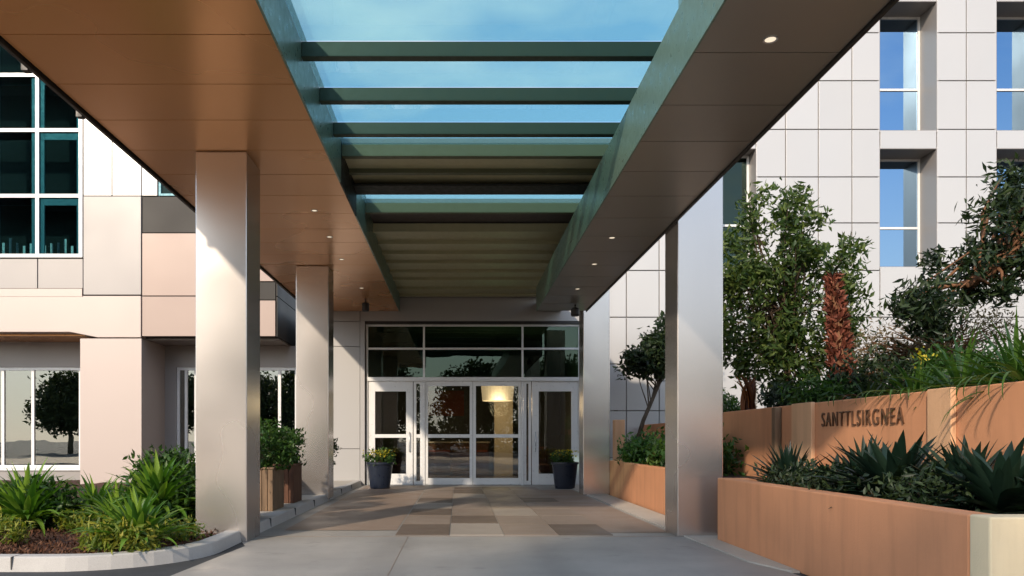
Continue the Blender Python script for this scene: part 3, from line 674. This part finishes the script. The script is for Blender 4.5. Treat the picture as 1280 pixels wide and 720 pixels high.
for k, (x0, x1) in enumerate(((gw(52), gw(92)), (gw(56), gw(88)))):
    m = MB(); m.box(x0, x1, 20.1, 20.4, .3 + .62 * k, .9 + .3 * k); tag(m.build('sofa' if k == 0 else 'printer', 'black_metal' if k == 0 else 'lobby_wall', bevel=.03), ['dark low cabinet standing inside the lower left window', 'grey box standing on the cabinet inside the lower left window'][k], ['cabinet', 'box'][k])
cu = MB()
for i in range(14): x = gw(208) + i * .045; cu.tube([(x, 20.25 + .02 * (i % 2), .4), (x, 20.25 + .02 * (i % 2), 3.0)], .03, 6)
cu.build('curtain', 'cream_plaster', lb)

# ------------------------------------------------------------------ right office building
YR = 19.5
rb = thing('office_building', 'white panelled office block with deep set windows rising behind the garden', 'building', (8, YR, 0))
rx = lambda px: PX(px, YR)
cols = [700, 742, 783, 824, 864, 903, 945, 982, 1023, 1065, 1100, 1171, 1208, 1246, 1317, 1355, 1395, 1435, 1475]
wcols = {(903, 945), (1100, 1171), (1246, 1317)}
rows = [0, .7, 1.9, 3.1, 4.3, 5.5, 6.72, 7.9, 9.12, 10.37, 11.6, 12.85, 14.2, 15.5]
W = [(5.6, 8.62), (9.1, 12.4)]
m = MB(); gp = .013
for a, b in zip(cols, cols[1:]):
    xa_, xb_ = rx(a), rx(b)
    if xa_ < 3.62: xa_ = 3.62
    if xb_ <= xa_ + .1: continue
    if (a, b) in wcols:
        ws = W
        ws = sorted(ws); segs = []; z = 0
        for z0, z1 in ws: segs.append((z, z0)); z = z1
        segs.append((z, 15.5))
        cuts = []
        for z0, z1 in segs:
            zs = [z0] + [r for r in rows if z0 + .3 < r < z1 - .3] + [z1]
            cuts += list(zip(zs, zs[1:]))
    else: cuts = list(zip(rows, rows[1:]))
    if b <= 864: cuts = [(z0, z1) for z0, z1 in cuts if z1 < 8]
    for z0, z1 in cuts: m.box(xa_ + gp, xb_ - gp, YR, YR + .04, z0 + gp, z1 - gp)
m.build('cladding', 'white_cladding', rb, bevel=.004)
k = MB(); k.box(6.05, 21, YR + 1.3, YR + 1.4, 0, 15.5); k.box(3.62, 5.989, YR + .045, 30, 0, 7.89)
prev = 6.05
for a, b in sorted(wcols): k.box(prev, rx(a) - .06, YR + .045, YR + 1.29, 0, 15.5); prev = rx(b) + .06
k.box(prev, 21, YR + .045, YR + 1.29, 0, 15.5)
for a, b in sorted(wcols):
    ws = sorted(W); z = 0
    for z0, z1 in ws: k.box(rx(a) - .055, rx(b) + .055, YR + .045, YR + 1.29, z, z0 - .06); z = z1 + .06
    k.box(rx(a) - .055, rx(b) + .055, YR + .045, YR + 1.29, z, 15.5)
k.build('core', 'joint_grey', rb)
for a, b in sorted(wcols):
    for z0, z1 in sorted(W):
        xa_, xb_ = rx(a), rx(b); dpt = .70 if a != 903 else .45
        rv = MB(); rv.box(xa_ - .05, xa_, YR + .005, YR + dpt + .1, z0 - .05, z1 + .05); rv.box(xb_, xb_ + .05, YR + .005, YR + dpt + .1, z0 - .05, z1 + .05)
        rv.box(xa_, xb_, YR + .006, YR + dpt + .1, z0 - .05, z0); rv.box(xa_, xb_, YR + .006, YR + dpt + .1, z1, z1 + .05)
        rv.build('window_reveal', 'grey_cladding', rb)
        hsz = [z0 + (1.36 if z0 > 9 else 1.18)]
        window(xa_ + .002, xb_ - .002, z0 + .002, z1 - .002, YR + dpt, .09, 'white_frame', 'blue_window_glass' if a != 903 else 'transom_glass', hs=hsz, ft=.06, parent=rb)
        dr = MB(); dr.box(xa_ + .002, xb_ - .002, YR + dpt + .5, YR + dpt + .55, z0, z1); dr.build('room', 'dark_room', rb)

# ------------------------------------------------------------------ garden walls on the right
lw = thing('planter_wall', 'low orange rendered planter wall with a cream end beside the driveway', 'planter', (2.95, 6.5, 0))
m = MB(); m.box(2.95, 3.12, 4.395, 8.66, 0, .72); m.box(3.121, 4.14, 8.50, 8.66, 0, .719); m.build('side_wall', 'terracotta_stucco', lw, bevel=.012)
m = MB(); m.box(2.952, 9, 4.22, 4.394, 0, .722); m.build('end_wall', 'cream_stucco', lw, bevel=.012)
s = MB(); nx, ny = 12, 40
s.sheet([(3.121, 4.395), (4.14, 4.395), (4.14, 8.5), (3.121, 8.5)], .655); s.build('soil', 'dark_soil', lw)
sw = thing('sign_wall', 'tall salmon garden wall carrying dark raised lettering', 'wall', (4.15, 8, 0))
m = MB(); m.box(4.15, 4.36, 3.2, 12.2, 0, 1.585); m.build('wall_body', 'terracotta_stucco', sw, bevel=.012)
for a, b in ((990, 1015), (1160, 1190)):
    ya, yb = 4.11 * F / (a - VX), 4.11 * F / (b - VX); q = MB(); q.box(4.10, 4.149, yb, ya, .0, 1.592); q.build('pier', 'terracotta_light', sw, bevel=.008)
ya = 4.1 * F / (968 - VX); q = MB(); q.box(4.06, 4.149, ya - .11, ya, .0, 1.57); q.build('downpipe', 'planter_tan', sw, bevel=.01)
tcv = bpy.data.curves.new('lettering', 'FONT'); tcv.body = 'SANTTLSIRGNEA'; tcv.size = .25; tcv.extrude = .008; tcv.offset = -.003; tcv.space_character = 1.25
to = bpy.data.objects.new('lettering', tcv); COL.objects.link(to); tcv.materials.append(M['dark_letter']); to.parent = sw
y0t = 4.14 * F / (1027 - VX); y1t = 4.14 * F / (1129 - VX)
bpy.context.view_layer.update()
wt = to.dimensions.x
sxx = (y0t - y1t) / max(.1, wt)
mat4 = Matrix(((0, 0, -1, 4.139 - 4.15), (-sxx, 0, 0, y0t - 8), (0, .94, 0, 1.30), (0, 0, 0, 1)))
to.matrix_local = mat4
s = MB(); s.sheet([(4.361, 3.2), (16, 3.2), (16, 19.4), (4.751, 19.4), (4.751, 12.25), (4.361, 12.25)], 1.50); s.box(4.76, 16, 19.36, 19.4, 0, 1.49); s.box(4.361, 16, 3.2, 3.3, 0, 1.49); struct('terrace_soil', s, 'dark_soil')
# second planter beyond the column
pw2 = thing('planter_box', 'sunlit orange planter box full of green shrubs between the two right columns', 'planter', (3.15, 13.5, 0))
m = MB(); m.box(3.145, 3.30, 9.75, 16.1, .0, .72); m.box(3.301, 4.6, 15.95, 16.1, 0, .719); m.build('side_wall', 'terracotta_stucco', pw2, bevel=.012)
s = MB(); s.sheet([(3.301, 9.75), (4.14, 9.75), (4.14, 12.2), (4.6, 12.2), (4.6, 15.95), (3.301, 15.95)], .64); s.build('soil', 'dark_soil', pw2)
tw = thing('terrace_wall', 'stepped orange terrace wall above the sunlit planter box', 'wall', (4.6, 16, 0))
m = MB(); m.box(4.6, 4.75, 12.21, 19.3, 0, 1.53); m.box(4.2, 4.6, 17.2, 17.4, 0, 1.05); m.build('wall_body', 'terracotta_stucco', tw, bevel=.012)
m = MB(); m.box(3.62, 3.86, 17.6, 17.85, 0, 1.62); m.build('pier', 'terracotta_light', tw, bevel=.012)
m = MB(); m.box(4.25, 4.6, 15.3, 15.6, .645, 1.25); m.build('pier', 'terracotta_light', tw, bevel=.012)

# ------------------------------------------------------------------ pots by the doors
for i, (px, lab) in enumerate(((475, 'navy tapered pot standing left of the glazed doors'), (706, 'navy tapered pot standing right of the glazed doors'))):
    Y = 17.9; x = PX(px, Y)
    r = thing('flower_pot', lab, 'pot', (x, Y, .012), 'navy pots flanking the doors')
    m = MB(); m.lathe([(0, .0), (.225, 0), (.235, .02), (.30, .56), (.325, .57), (.325, .62), (.295, .62), (.285, .54), (0, .54)], (x, Y, .012), 32); m.build('pot_body', 'navy_glaze', r, smooth=False)
    m = MB(); m.lathe([(0, .0), (.28, .0)], (x, Y, .012 + .555), 24); m.build('soil', 'dark_soil', r)
    shrub('flowering_plant', ['yellow flowering plant growing in the navy pot left of the doors', 'yellow flowering plant growing in the navy pot right of the doors'][i], 'plant', (x, Y, .56), .31, .31, .17, 700, (.085, .04), 'leaf_shrub', 'flowering plants in the navy pots', 22, .12)
    root = [o for o in COL.objects if o.name.startswith('flowering_plant')][-1]
    pts = np.array([(rnd.gauss(0, .15), rnd.gauss(0, .15), rnd.uniform(.2, .36)) for _ in range(150)]); V, T = leaf_arrays(pts, .05, .04, 1.0)
    link('blossoms', leaf_mesh('blossoms', V, T), 'petal_yellow', root)

# ------------------------------------------------------------------ wooden planters along the left kerb
for i, (x, y, wd, dp, h, mt, lab, slab) in enumerate((
    (-2.84, 9.85, .36, .62, .62, 'planter_wood', 'dark red timber planter nearest the front left column', 'dense dark green shrub in the red timber planter nearest the front left column'),
    (-2.86, 11.25, .40, .70, .60, 'planter_tan', 'pale tan timber planter between two dark planters on the left kerb', 'wide dark green shrub in the pale tan timber planter'),
    (-2.86, 12.6, .40, .66, .60, 'planter_wood', 'dark timber planter just before the second left column', 'dark green shrub in the dark timber planter before the second left column'),
    (-2.80, 15.6, .34, .50, .52, 'planter_wood', 'small dark planter between the second left column and the entrance wall', 'drooping dark shrub in the small planter beside the entrance wall'))):
    r = thing('timber_planter', lab, 'planter', (x, y, .127), 'timber planters along the left kerb')
    m = MB(); n = 5
    for k2 in range(n):
        a = x - wd / 2 + wd * k2 / n; m.box(a + .004, a + wd / n - .004, y - dp / 2, y - dp / 2 + .03, .13, .13 + h); m.box(a + .004, a + wd / n - .004, y + dp / 2 - .03, y + dp / 2, .13, .13 + h)
    for k2 in range(7):
        a = y - dp / 2 + .031 + (dp - .062) * k2 / 7; b_ = (dp - .062) / 7
        m.box(x - wd / 2, x - wd / 2 + .03, a + .003, a + b_ - .003, .13, .13 + h); m.box(x + wd / 2 - .03, x + wd / 2, a + .003, a + b_ - .003, .13, .13 + h)
    m.build('planks', mt, r, bevel=.004)
    m = MB(); m.box(x - wd / 2 - .015, x + wd / 2 + .015, y - dp / 2 - .015, y + dp / 2 + .015, .13 + h + .001, .13 + h + .03); m.build('rim', mt, r, bevel=.005)
    zt_ = .13 + h
    shrub('shrub', slab, 'shrub', (x, y, zt_ - .0), [.26, .42, .36, .34][i], [.4, .55, .45, .35][i], [.26, .33, .28, .26][i], [1500, 3000, 2200, 1300][i], (.085, .036), ['leaf_shrub', 'leaf_shrub', 'leaf_shrub', 'leaf_dark'][i], 'shrubs in the timber planters', 34, .16)
ps = thing('timber_post', 'tan topped timber post beyond the second left column', 'post', (-2.62, 15.05, .127))
m = MB(); m.box(-2.70, -2.58, 15.0, 15.12, .13, 1.02); m.build('shaft', 'planter_wood', ps, bevel=.006); m = MB(); m.box(-2.71, -2.57, 14.99, 15.13, 1.021, 1.26); m.build('cap', 'planter_tan', ps, bevel=.01)
ps = thing('timber_post', 'weathered timber post behind the front left column', 'post', (-2.9, 9.4, .127))
m = MB(); m.box(-2.98, -2.86, 9.3, 9.42, .13, .88); m.build('shaft', 'planter_wood', ps, bevel=.006); m = MB(); m.box(-2.99, -2.85, 9.29, 9.43, .881, 1.02); m.build('cap', 'planter_tan', ps, bevel=.01)
bn2 = thing('bench', 'low brown timber bench under the window behind the planters', 'bench', (-3.5, 13.2, .1))
m = MB()
for k2 in range(4): m.box(-3.75 + k2 * .13, -3.63 + k2 * .13, 11.6, 14.0, .72, .76)
m.build('seat', 'planter_tan', bn2)
for y in (11.75, 13.8): m = MB(); m.box(-3.72, -3.26, y, y + .08, .1, .719); m.build('leg', 'planter_wood', bn2)

# ------------------------------------------------------------------ plants in the left bed
GB = 'plants in the left mulch bed'
strap_plant('strap_leaf_plant', 'bright green strap leaf plant with yellow skirt nearest the curved kerb', 'plant', (-3.08, 7.30, .17), 100, .54, .065, 'leaf_strap', (.45, 1.5), (.5, 1.5), GB, .35, 7, .16)
shrub('ground_cover', 'yellow green trailing ground cover spilling to the kerb below the strap leaf plant', 'plant', (-3.12, 7.08, .08), .32, .17, .13, 1200, (.11, .028), 'leaf_yellowgreen', GB, 40, .14, .3)
shrub('ground_cover', 'small light green ground cover at the foot of the front left column', 'plant', (-2.86, 7.85, .10), .17, .24, .10, 520, (.07, .028), 'leaf_yellowgreen', GB, 26, .12, .3)
shrub('ground_cover', 'tiny yellow green tuft on bare mulch at the far left', 'plant', (-4.5, 7.6, .11), .20, .16, .12, 500, (.09, .022), 'leaf_yellowgreen', GB, 20, .11, .3)
shrub('ground_cover', 'low yellow tuft under the middle strap leaf plant', 'plant', (-4.25, 8.6, .11), .28, .2, .09, 420, (.10, .026), 'leaf_yellowgreen', GB, 22, .12, .3)
strap_plant('strap_leaf_plant', 'tall pale green spiky plant at the far left of the bed', 'plant', (-4.95, 8.7, .24), 110, .68, .085, 'leaf_strap', (.2, 1.5), (.6, 1.6), GB, .35, 7, .14)
shrub('shrub', 'dark bushy shrub around the foot of the far left spiky plant', 'shrub', (-5.0, 8.9, .10), .42, .35, .28, 1900, (.13, .05), 'leaf_shrub', GB, 40, .2)
strap_plant('strap_leaf_plant', 'spiky strap leaf plant in front of the blush pier', 'plant', (-4.72, 9.9, .14), 80, .60, .075, 'leaf_strap', (.35, 1.45), (.4, 1.2), GB, .35, 7, .12)
strap_plant('strap_leaf_plant', 'largest strap leaf plant beside the front left column', 'plant', (-3.50, 8.85, .38), 120, .66, .085, 'leaf_strap', (.1, 1.45), (.5, 1.5), GB, .35, 7, .16)
shrub('shrub', 'dark leafy shrub under the largest strap leaf plant', 'shrub', (-3.45, 9.0, .10), .42, .40, .30, 2400, (.13, .048), 'leaf_shrub', GB, 44, .2)
strap_plant('strap_leaf_plant', 'leaning strap leaf plant left of the largest one', 'plant', (-3.95, 8.8, .18), 70, .50, .072, 'leaf_strap', (.3, 1.4), (.5, 1.4), GB, .35, 7, .12)
strap_plant('strap_leaf_plant', 'upright strap leaf plant under the narrow left window', 'plant', (-4.9, 12.6, .15), 60, .85, .065, 'leaf_strap', (.3, 1.45), (.4, 1.3), GB, .35, 7, .12)
shrub('shrub', 'rounded green shrub under the narrow left window', 'shrub', (-4.35, 11.4, .10), .55, .5, .42, 2600, (.13, .05), 'leaf_shrub', GB, 44, .22)
strap_plant('strap_leaf_plant', 'strap leaf plant sprouting before the wide left window', 'plant', (-6.9, 12.2, .12), 60, .60, .06, 'leaf_strap', (.3, 1.45), (.4, 1.3), GB, .35, 7, .12)

# ------------------------------------------------------------------ plants in the right planter
GA = 'spiky plants in the low orange planter'
def agave(label, x, y, n, ln, wd, z=.66, el=(0.05, 1.4), dr=(.1, .55)):
    return strap_plant('agave', label, 'agave', (x, y, z), n, ln, wd, 'leaf_agave', el, dr, GA, .42, 6, .07, 1.9)
agave('small dark agave at the column end of the low orange planter', 3.55, 8.15, 90, .46, .062, .66, (0.1, 1.5), (.0, .35))
agave('large dark agave in the middle of the low orange planter', 3.60, 6.25, 120, .62, .10, .66, (.0, 1.2), (.2, .8))
agave('broad bladed agave at the cream corner of the low orange planter', 3.68, 5.15, 74, .55, .105, .66, (.0, 1.2), (.1, .6))
agave('half hidden agave beside the sign wall at the picture edge', 3.9, 4.65, 60, .5, .07)
agave('full dark agave against the lettered wall between the middle and broad ones', 3.85, 5.75, 80, .56, .085, .66, (.1, 1.35), (.2, .8))
agave('dark agave in the gap between the column end agave and the middle one', 3.75, 7.0, 80, .54, .075, .66, (.1, 1.4), (.2, .7))
agave('low trailing agave between the small and the large one', 3.60, 7.25, 60, .40, .075, .64, (.1, 1.2), (.3, .9))
for x, y, lab in ((3.4, 7.6, 'dark ground cover behind the low orange planter rim near the column'), (3.4, 6.75, 'dark ground cover between the middle agaves'), (3.42, 5.6, 'dark ground cover in front of the broad bladed agave')):
    shrub('ground_cover', lab, 'plant', (x, y, .65), .28, .5, .10, 1100, (.08, .03), 'leaf_dark', 'ground cover in the low orange planter', 34, .13)
# ------------------------------------------------------------------ planting above the sign wall
ZS = 1.50
tree('olive_tree', 'airy grey green tree with several stems standing behind the sign wall', 'tree', (5.45, 12.6, ZS), [(0, 0, 0), (.05, 0, .5), (-.02, .05, 1.1), (0, 0, 1.9)], [.07, .06, .05, .03],
     [(-.55, 0, 1.7, .85, .8, .9), (.35, .1, 1.9, .9, .8, 1.0), (-.15, 0, 2.85, .75, .7, .95), (-.9, 0, 2.5, .45, .5, .5), (1.05, .0, 2.3, .35, .4, .75), (.1, 0, .9, 1.0, .8, .5), (0.1, 0, 3.5, .22, .25, .5)],
     235, 44, .23, (.15, .056), 'leaf_tree', 'bark_brown', None, 110)
tree('dark_pine', 'dark needled tree leaning in from the right over the garden', 'tree', (7.35, 9.6, ZS), [(.42, 0, 0), (.40, 0, 1.2), (.25, 0, 2.2), (-.1, 0, 2.22), (-.55, 0, 1.86), (-.95, 0, 1.6)], [.17, .15, .13, .12, .10, .05],
     [(-.35, 0, 2.25, .65, .6, .55), (-.9, 0, 1.75, .6, .6, .45), (-1.35, 0, 1.35, .5, .5, .32), (-.1, 0, 2.9, .45, .5, .45), (.4, 0, 2.3, .6, .6, .7)],
     92, 80, .21, (.15, .042), 'leaf_dark', 'bark_warm', None, 60)
tree('twiggy_shrub', 'pale dry twiggy shrub hanging below the dark leaning tree', 'shrub', (7.0, 10.8, ZS), [(0, 0, 0), (-.05, 0, .5), (-.2, 0, 1.0)], [.05, .045, .03],
     [(-.6, 0, .95, .8, .5, .5), (.1, 0, 1.1, .7, .5, .55), (-1.0, 0, .75, .6, .4, .35)], 190, 26, .26, (.07, .024), 'leaf_twiggy', 'bark_warm', None, 150)
# red scaled trunk
X_, Y_ = PX(1052, 10.6), 10.6
rp = thing('palm', 'slender palm trunk covered in red brown leaf bases rising from the garden', 'palm', (X_, Y_, ZS))
pts = [Vector((X_ + .06 - .18 * t, Y_, ZS + 1.95 * t)) for t in (0, .25, .5, .75, 1)]
m = MB(); m.tube(pts, [.15, .125, .10, .08, .06], 12); m.build('trunk', 'bark_warm', rp)
C = []; O = []
for i in range(950):
    t = rnd.random(); a = rnd.uniform(0, 6.283); r_ = .18 - .10 * t
    C.append((.06 - .18 * t + math.cos(a) * r_, math.sin(a) * r_, 1.95 * t)); O.append((math.cos(a) * 1.8, math.sin(a) * 1.8, 1.6))
V, T = leaf_arrays(np.array(C), .17, .055, 0.1, np.array(O)); link('leaf_bases', leaf_mesh('leaf_bases', V, T), 'leaf_boot', rp)
m = MB()
for i in range(14): m.blade((X_ - .12, Y_, ZS + 1.95), 2.399 * i, rnd.uniform(.2, .36), .05, rnd.uniform(.2, 1.2), 1.8, 6, .3)
m.build('frond', 'leaf_dark', rp, smooth=True)
# dried leaf plant near the column
bp_ = thing('banana_plant', 'dried brown folded leaf plant standing next to the front right column', 'plant', (PX(936, 11.2), 11.2, ZS))
m = MB(); bx_, by_ = PX(936, 11.2), 11.2
for i in range(20): m.blade((bx_ + rnd.gauss(0, .05), by_ + rnd.gauss(0, .05), ZS - .05 + rnd.uniform(0, .2)), rnd.uniform(0, 6.28), rnd.uniform(.35, .62), rnd.uniform(.07, .13), rnd.uniform(1.3, 1.55), rnd.uniform(.1, 1.0), 9, .7, 2.0, rnd.uniform(-1.2, 1.2))
m.build('dry_leaf', 'leaf_dead', bp_, smooth=True)
m = MB()
for i in range(9): m.blade((bx_ + .3, by_ + .1, ZS), rnd.uniform(-.7, .9), rnd.uniform(.8, 1.3), .06, rnd.uniform(.8, 1.2), rnd.uniform(1.3, 2.0), 9, .4, 1.2)
m.build('arching_leaf', 'leaf_dark', bp_, smooth=True)
GT = 'plants spilling over the sign wall'
labs = ['strap leaf clump over the lettering', 'strap leaf clump between the lettering and the second pier', 'tall strap leaf clump behind the right hand pier', 'strap leaf clump hanging down right of the right hand pier', 'deep green strap leaf clump at the right picture edge', 'low strap leaf clump above the left end of the lettering']
for (x, y, n, ln, mt), lab in zip(((4.75, 7.9, 70, .62, 'leaf_shrub'), (4.7, 7.1, 80, .72, 'leaf_shrub'), (4.85, 6.6, 80, .80, 'leaf_shrub'), (4.6, 6.0, 70, .70, 'leaf_shrub'), (5.0, 5.9, 80, .86, 'leaf_shrub'), (4.8, 8.9, 60, .5, 'leaf_dark')), labs):
    strap_plant('strap_leaf_plant', lab + ', atop salmon wall', 'plant', (x, y, ZS), n, ln, .045, mt, (.1, 1.4), (.7, 1.9), GT, .35, 7, .12)
for (x, y, rx_, rz_, n, mt, lab) in ((5.5, 10.0, .55, .38, 2600, 'leaf_dark', 'dark rounded shrub behind the red scaled palm trunk'), (6.6, 10.3, .7, .42, 3000, 'leaf_dark', 'dark rounded shrub under the pale twiggy shrub'),
    (5.9, 8.6, .6, .34, 2600, 'leaf_shrub', 'mid green shrub behind the strap leaf clumps'), (4.7, 9.9, .35, .20, 1300, 'leaf_shrub', 'low green shrub at the foot of the red scaled palm trunk'), (6.4, 7.4, .8, .40, 3000, 'leaf_shrub', 'leafy shrub at the right picture edge under the dark tree'),
    (5.0, 11.4, .45, .22, 1500, 'leaf_dark', 'low dark shrub behind the dried leaf plant'), (7.4, 13.2, 1.1, .55, 3600, 'leaf_dark', 'broad dark shrub at the foot of the white office block')):
    shrub('shrub', lab, 'shrub', (x, y, ZS), rx_, rx_ * .8, rz_, n, (.11, .04), mt, 'shrubs in the raised garden', 44, .22)
fl = thing('yellow_flower', 'small yellow flower cluster among the strap leaves above the sign wall', 'flower', (PX(1152, 7.2), 7.2, ZS))
m = MB(); fx = PX(1152, 7.2); fz = PZ(447, 7.2)
for i in range(4): m.tube([(fx, 7.2, ZS), (fx + rnd.gauss(0, .03), 7.2 + rnd.gauss(0, .03), fz)], .005, 5)
m.build('stem', 'leaf_shrub', fl)
pts = np.array([(rnd.gauss(0, .045), rnd.gauss(0, .045), fz - ZS + rnd.gauss(0, .04)) for _ in range(34)]); V, T = leaf_arrays(pts, .04, .03, .5); link('blossoms', leaf_mesh('blossoms', V, T), 'petal_yellow', fl)
# creeping stems on the wall face
for i, (y, ln) in enumerate(((8.35, .16), (7.9, .12), (7.45, .22), (7.2, .14), (6.95, .16), (5.9, .34), (5.6, .38))):
    m = MB()
    for k2 in range(4): m.blade((4.142, y + rnd.gauss(0, .04), 1.60), math.pi + rnd.gauss(0, .5), ln + .1, .022, .5, 3.2, 8, .2)
    tag(m.build('trailing_stem', 'leaf_shrub' if i != 1 else 'leaf_boot', None, (4.15, y, 1.59), True), 'thin stem trailing over the top edge of the salmon sign wall', 'plant', 'stems trailing over the sign wall')
# between the right columns
shrub('shrub', 'glossy green shrub filling the sunlit orange planter box, nearer half', 'shrub', (3.72, 12.2, .64), .42, 1.6, .28, 5200, (.12, .055), 'leaf_shrub', 'shrubs in the sunlit planter box', 90, .24)
shrub('shrub', 'glossy green shrub filling the sunlit orange planter box, farther half', 'shrub', (3.72, 14.9, .64), .46, 1.0, .24, 3600, (.12, .055), 'leaf_shrub', 'shrubs in the sunlit planter box', 70, .24)
shrub('shrub', 'green shrub on the stepped terrace wall', 'shrub', (5.25, 15.8, 1.5), .55, 1.2, .30, 3000, (.12, .05), 'leaf_shrub', 'shrubs in the sunlit planter box', 50, .24)
tree('slim_tree', 'small dark leaved tree with leaning stems between the right columns', 'tree', (4.15, 17.9, .9), [(0, 0, 0), (.18, -.1, .7), (.5, -.2, 1.5), (.75, -.3, 2.2)], [.06, .05, .04, .03],
     [(.7, -.3, 2.4, .55, .5, .55), (.2, -.2, 2.1, .5, .45, .28), (1.0, -.3, 2.7, .4, .4, .5)], 100, 60, .26, (.17, .075), 'leaf_dark', 'bark_grey', None, 34)

# ------------------------------------------------------------------ street trees across the road (seen in the glass, they shade the drive)
def street_tree(x, y, h, cr_):
    return tree('street_tree', 'leafy street tree across the road, mirrored in the window glass', 'tree', (x, y, 0), [(0, 0, 0), (.1, 0, h * .2), (-.1, .1, h * .4), (0, 0, h * .7)], [.22, .18, .15, .08],
        [(0, 0, h * .62, cr_, cr_, h * .30), (-cr_ * .5, 0, h * .5, cr_ * .7, cr_ * .7, h * .2), (cr_ * .5, .3, h * .52, cr_ * .7, cr_ * .7, h * .22), (0, 0, h * .82, cr_ * .6, cr_ * .6, h * .17)],
        170, 50, .95, (.42, .24), 'leaf_street', 'bark_grey', 'street trees across the road', 40)
for x, y, h, c in ((-8.0, -13.0, 12.6, 2.4), (-13, -27, 8.0, 2.8), (-6.5, -29, 8.6, 3.0), (1.5, -28, 8.2, 2.8), (9.0, -30, 8.6, 3.0), (17.0, -27, 8.0, 2.8), (-26, -30, 7.5, 3.0), (-34, -27, 7.0, 2.8), (-19.5, -34, 7.6, 3.0)):
    street_tree(x, y, h, c)
for i, (x, y, ln) in enumerate(((-16, -36, 9), (4, -36, 10), (24, -36, 9))):
    shrub('added_hedge', 'unseen tall clipped hedge across the road, mirrored in the door glass', 'added_hedge', (x, y, 0), ln, 1.2, 1.7, 5200, (.5, .28), 'leaf_street', 'added hedges across the road', 260, .9)  # unseen rows added to dim the bright sky reflected in the doors
